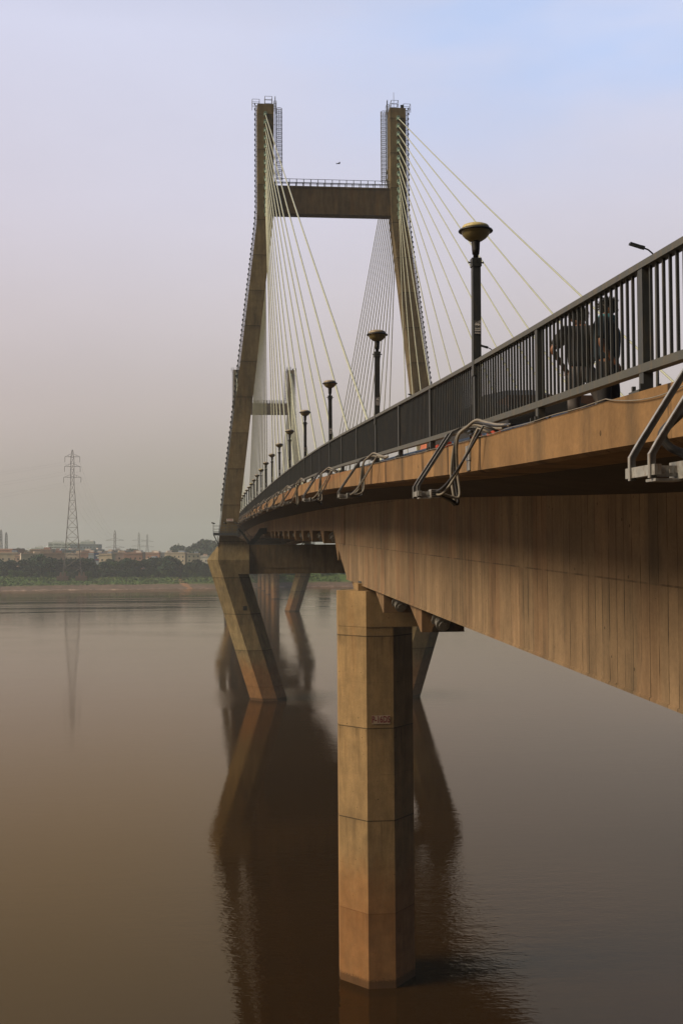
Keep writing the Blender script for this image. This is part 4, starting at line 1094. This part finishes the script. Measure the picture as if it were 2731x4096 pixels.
# pale apartment blocks
WP=plain('pale_apartment_wall',(.72,.76,.78),.8,0,.06,.3)
def block(px,y,w_,h,label):
    x=onray(px,y); z=ground(x,y); o=empty('apartment_block',(x,y,z),label,'apartment block','pale apartment blocks on the skyline',rz=.1)
    mb=MB(); mb.bb(-w_/2,w_/2,-6,6,-2,h); mb.bb(-w_*.2,w_*.2,-3,3,h,h+2.2); mb.build('wall',WP,o)
    for f in range(int(h/3.1)):
        mb=MB(); mb.bb(-w_/2+.6,w_/2-.6,-6.04,-5.9,f*3.1+1.1,f*3.1+2.1); mb.build('window_band',M['glass'],o)
for i,(px,w_,h) in enumerate(((118,14,14),(150,15,16),(165,14,17),(190,16,17),(222,17,23.5),(243,17,23),(275,17,22.5),(297,17,23),(330,17,22.5),(350,17,24),(362,10,22))):
    block(px,1560,w_,h,'pale apartment block on the hazy skyline, number %d of the row counted from the left'%(i+1))
house(18,900,22,14.5,0,'large brick red building near the left edge behind the trees',tank=False)
house(345,1300,30,20,3,'wide building with a blue-grey wall below the water tower',tank=False)
# billboard
M['bbl']=plain('blue_billboard',(.03,.07,.20),.6,0,.1,.3)
x=onray(402,868); z=ground(x,868); bb=empty('billboard',(x,868,z),'blue advertising board with pale lettering beyond the far trees','billboard')
mb=MB(); mb.bb(-4.6,4.6,-.2,.2,6.5,12.6); mb.build('board',M['bbl'],bb)
mb=MB(); 
for q in (-3.5,0,3.5): mb.tube([(q,.3,-1),(q,.3,12)],.18,5)
mb.build('posts',M['dark'],bb)
mb=MB(); mb.bb(-3.2,1.2,-.26,-.21,10.0,10.9); mb.bb(-2.2,3.4,-.26,-.21,8.5,9.3); mb.build('text_stripe',M['white'],bb)
mb=MB(); mb.bb(-3.4,3.0,-.26,-.21,7.2,7.8); mb.build('red_stripe',M['redpaint'],bb)

# ================================================================== BIRD
M['bird']=plain('dark_feathers',(.03,.03,.03),.8)
b=empty('bird',(-1.76,150,70.72),'small dark bird gliding between the two pylon towers','bird',rz=.4); b.scale=(.55,.55,.55)
mb=MB(); mb.ball((0,0,0),(.34,.12,.11),10,8); mb.ball((.36,0,.04),(.12,.08,.08),8,6); mb.loft([[(-.3,-.05,.0),(-.3,.05,0),(-.3,.05,.04),(-.3,-.05,.04)],[(-.62,-.14,.0),(-.62,.14,.0),(-.62,.14,.02),(-.62,-.14,.02)]]); mb.tube([(.46,0,.03),(.54,0,.01)],[.03,.005],5); mb.build('body',M['bird'],b,True)
for s_ in (-1,1):
    mb=MB(); P=[(0.12,.05,.05,.16),(.10,.5,.16,.16),(-.04,.95,.10,.04)]
    secs=[[(x+c,s_*y,z),(x-c*1.2,s_*y,z-.01),(x-c*1.2,s_*y,z+.008),(x+c,s_*y,z+.02)] for x,y,z,c in P]; mb.loft(secs); mb.build('wing',M['bird'],b)

# ================================================================== HAZE
HZ=True
if HZ:
    m=bpy.data.materials.new('haze'); m.use_nodes=True; n=m.node_tree; n.nodes.clear()
    o_=n.nodes.new('ShaderNodeOutputMaterial'); v=n.nodes.new('ShaderNodeVolumePrincipled'); n.links.new(v.outputs[0],o_.inputs['Volume'])
    v.inputs['Color'].default_value=(.76,.86,.97,1); v.inputs['Density'].default_value=.00027; v.inputs['Anisotropy'].default_value=0.0
    mb=MB(); mb.bb(-XW-20,XW+20,-70,3450,-9,98); h=mb.build('haze',m); tag(h,'thin pale haze over the river','haze',kind='stuff'); h.display_type='WIRE'
S.cycles.volume_bounces=1; S.cycles.max_bounces=8; S.cycles.transparent_max_bounces=8
S.cycles.use_denoising=True
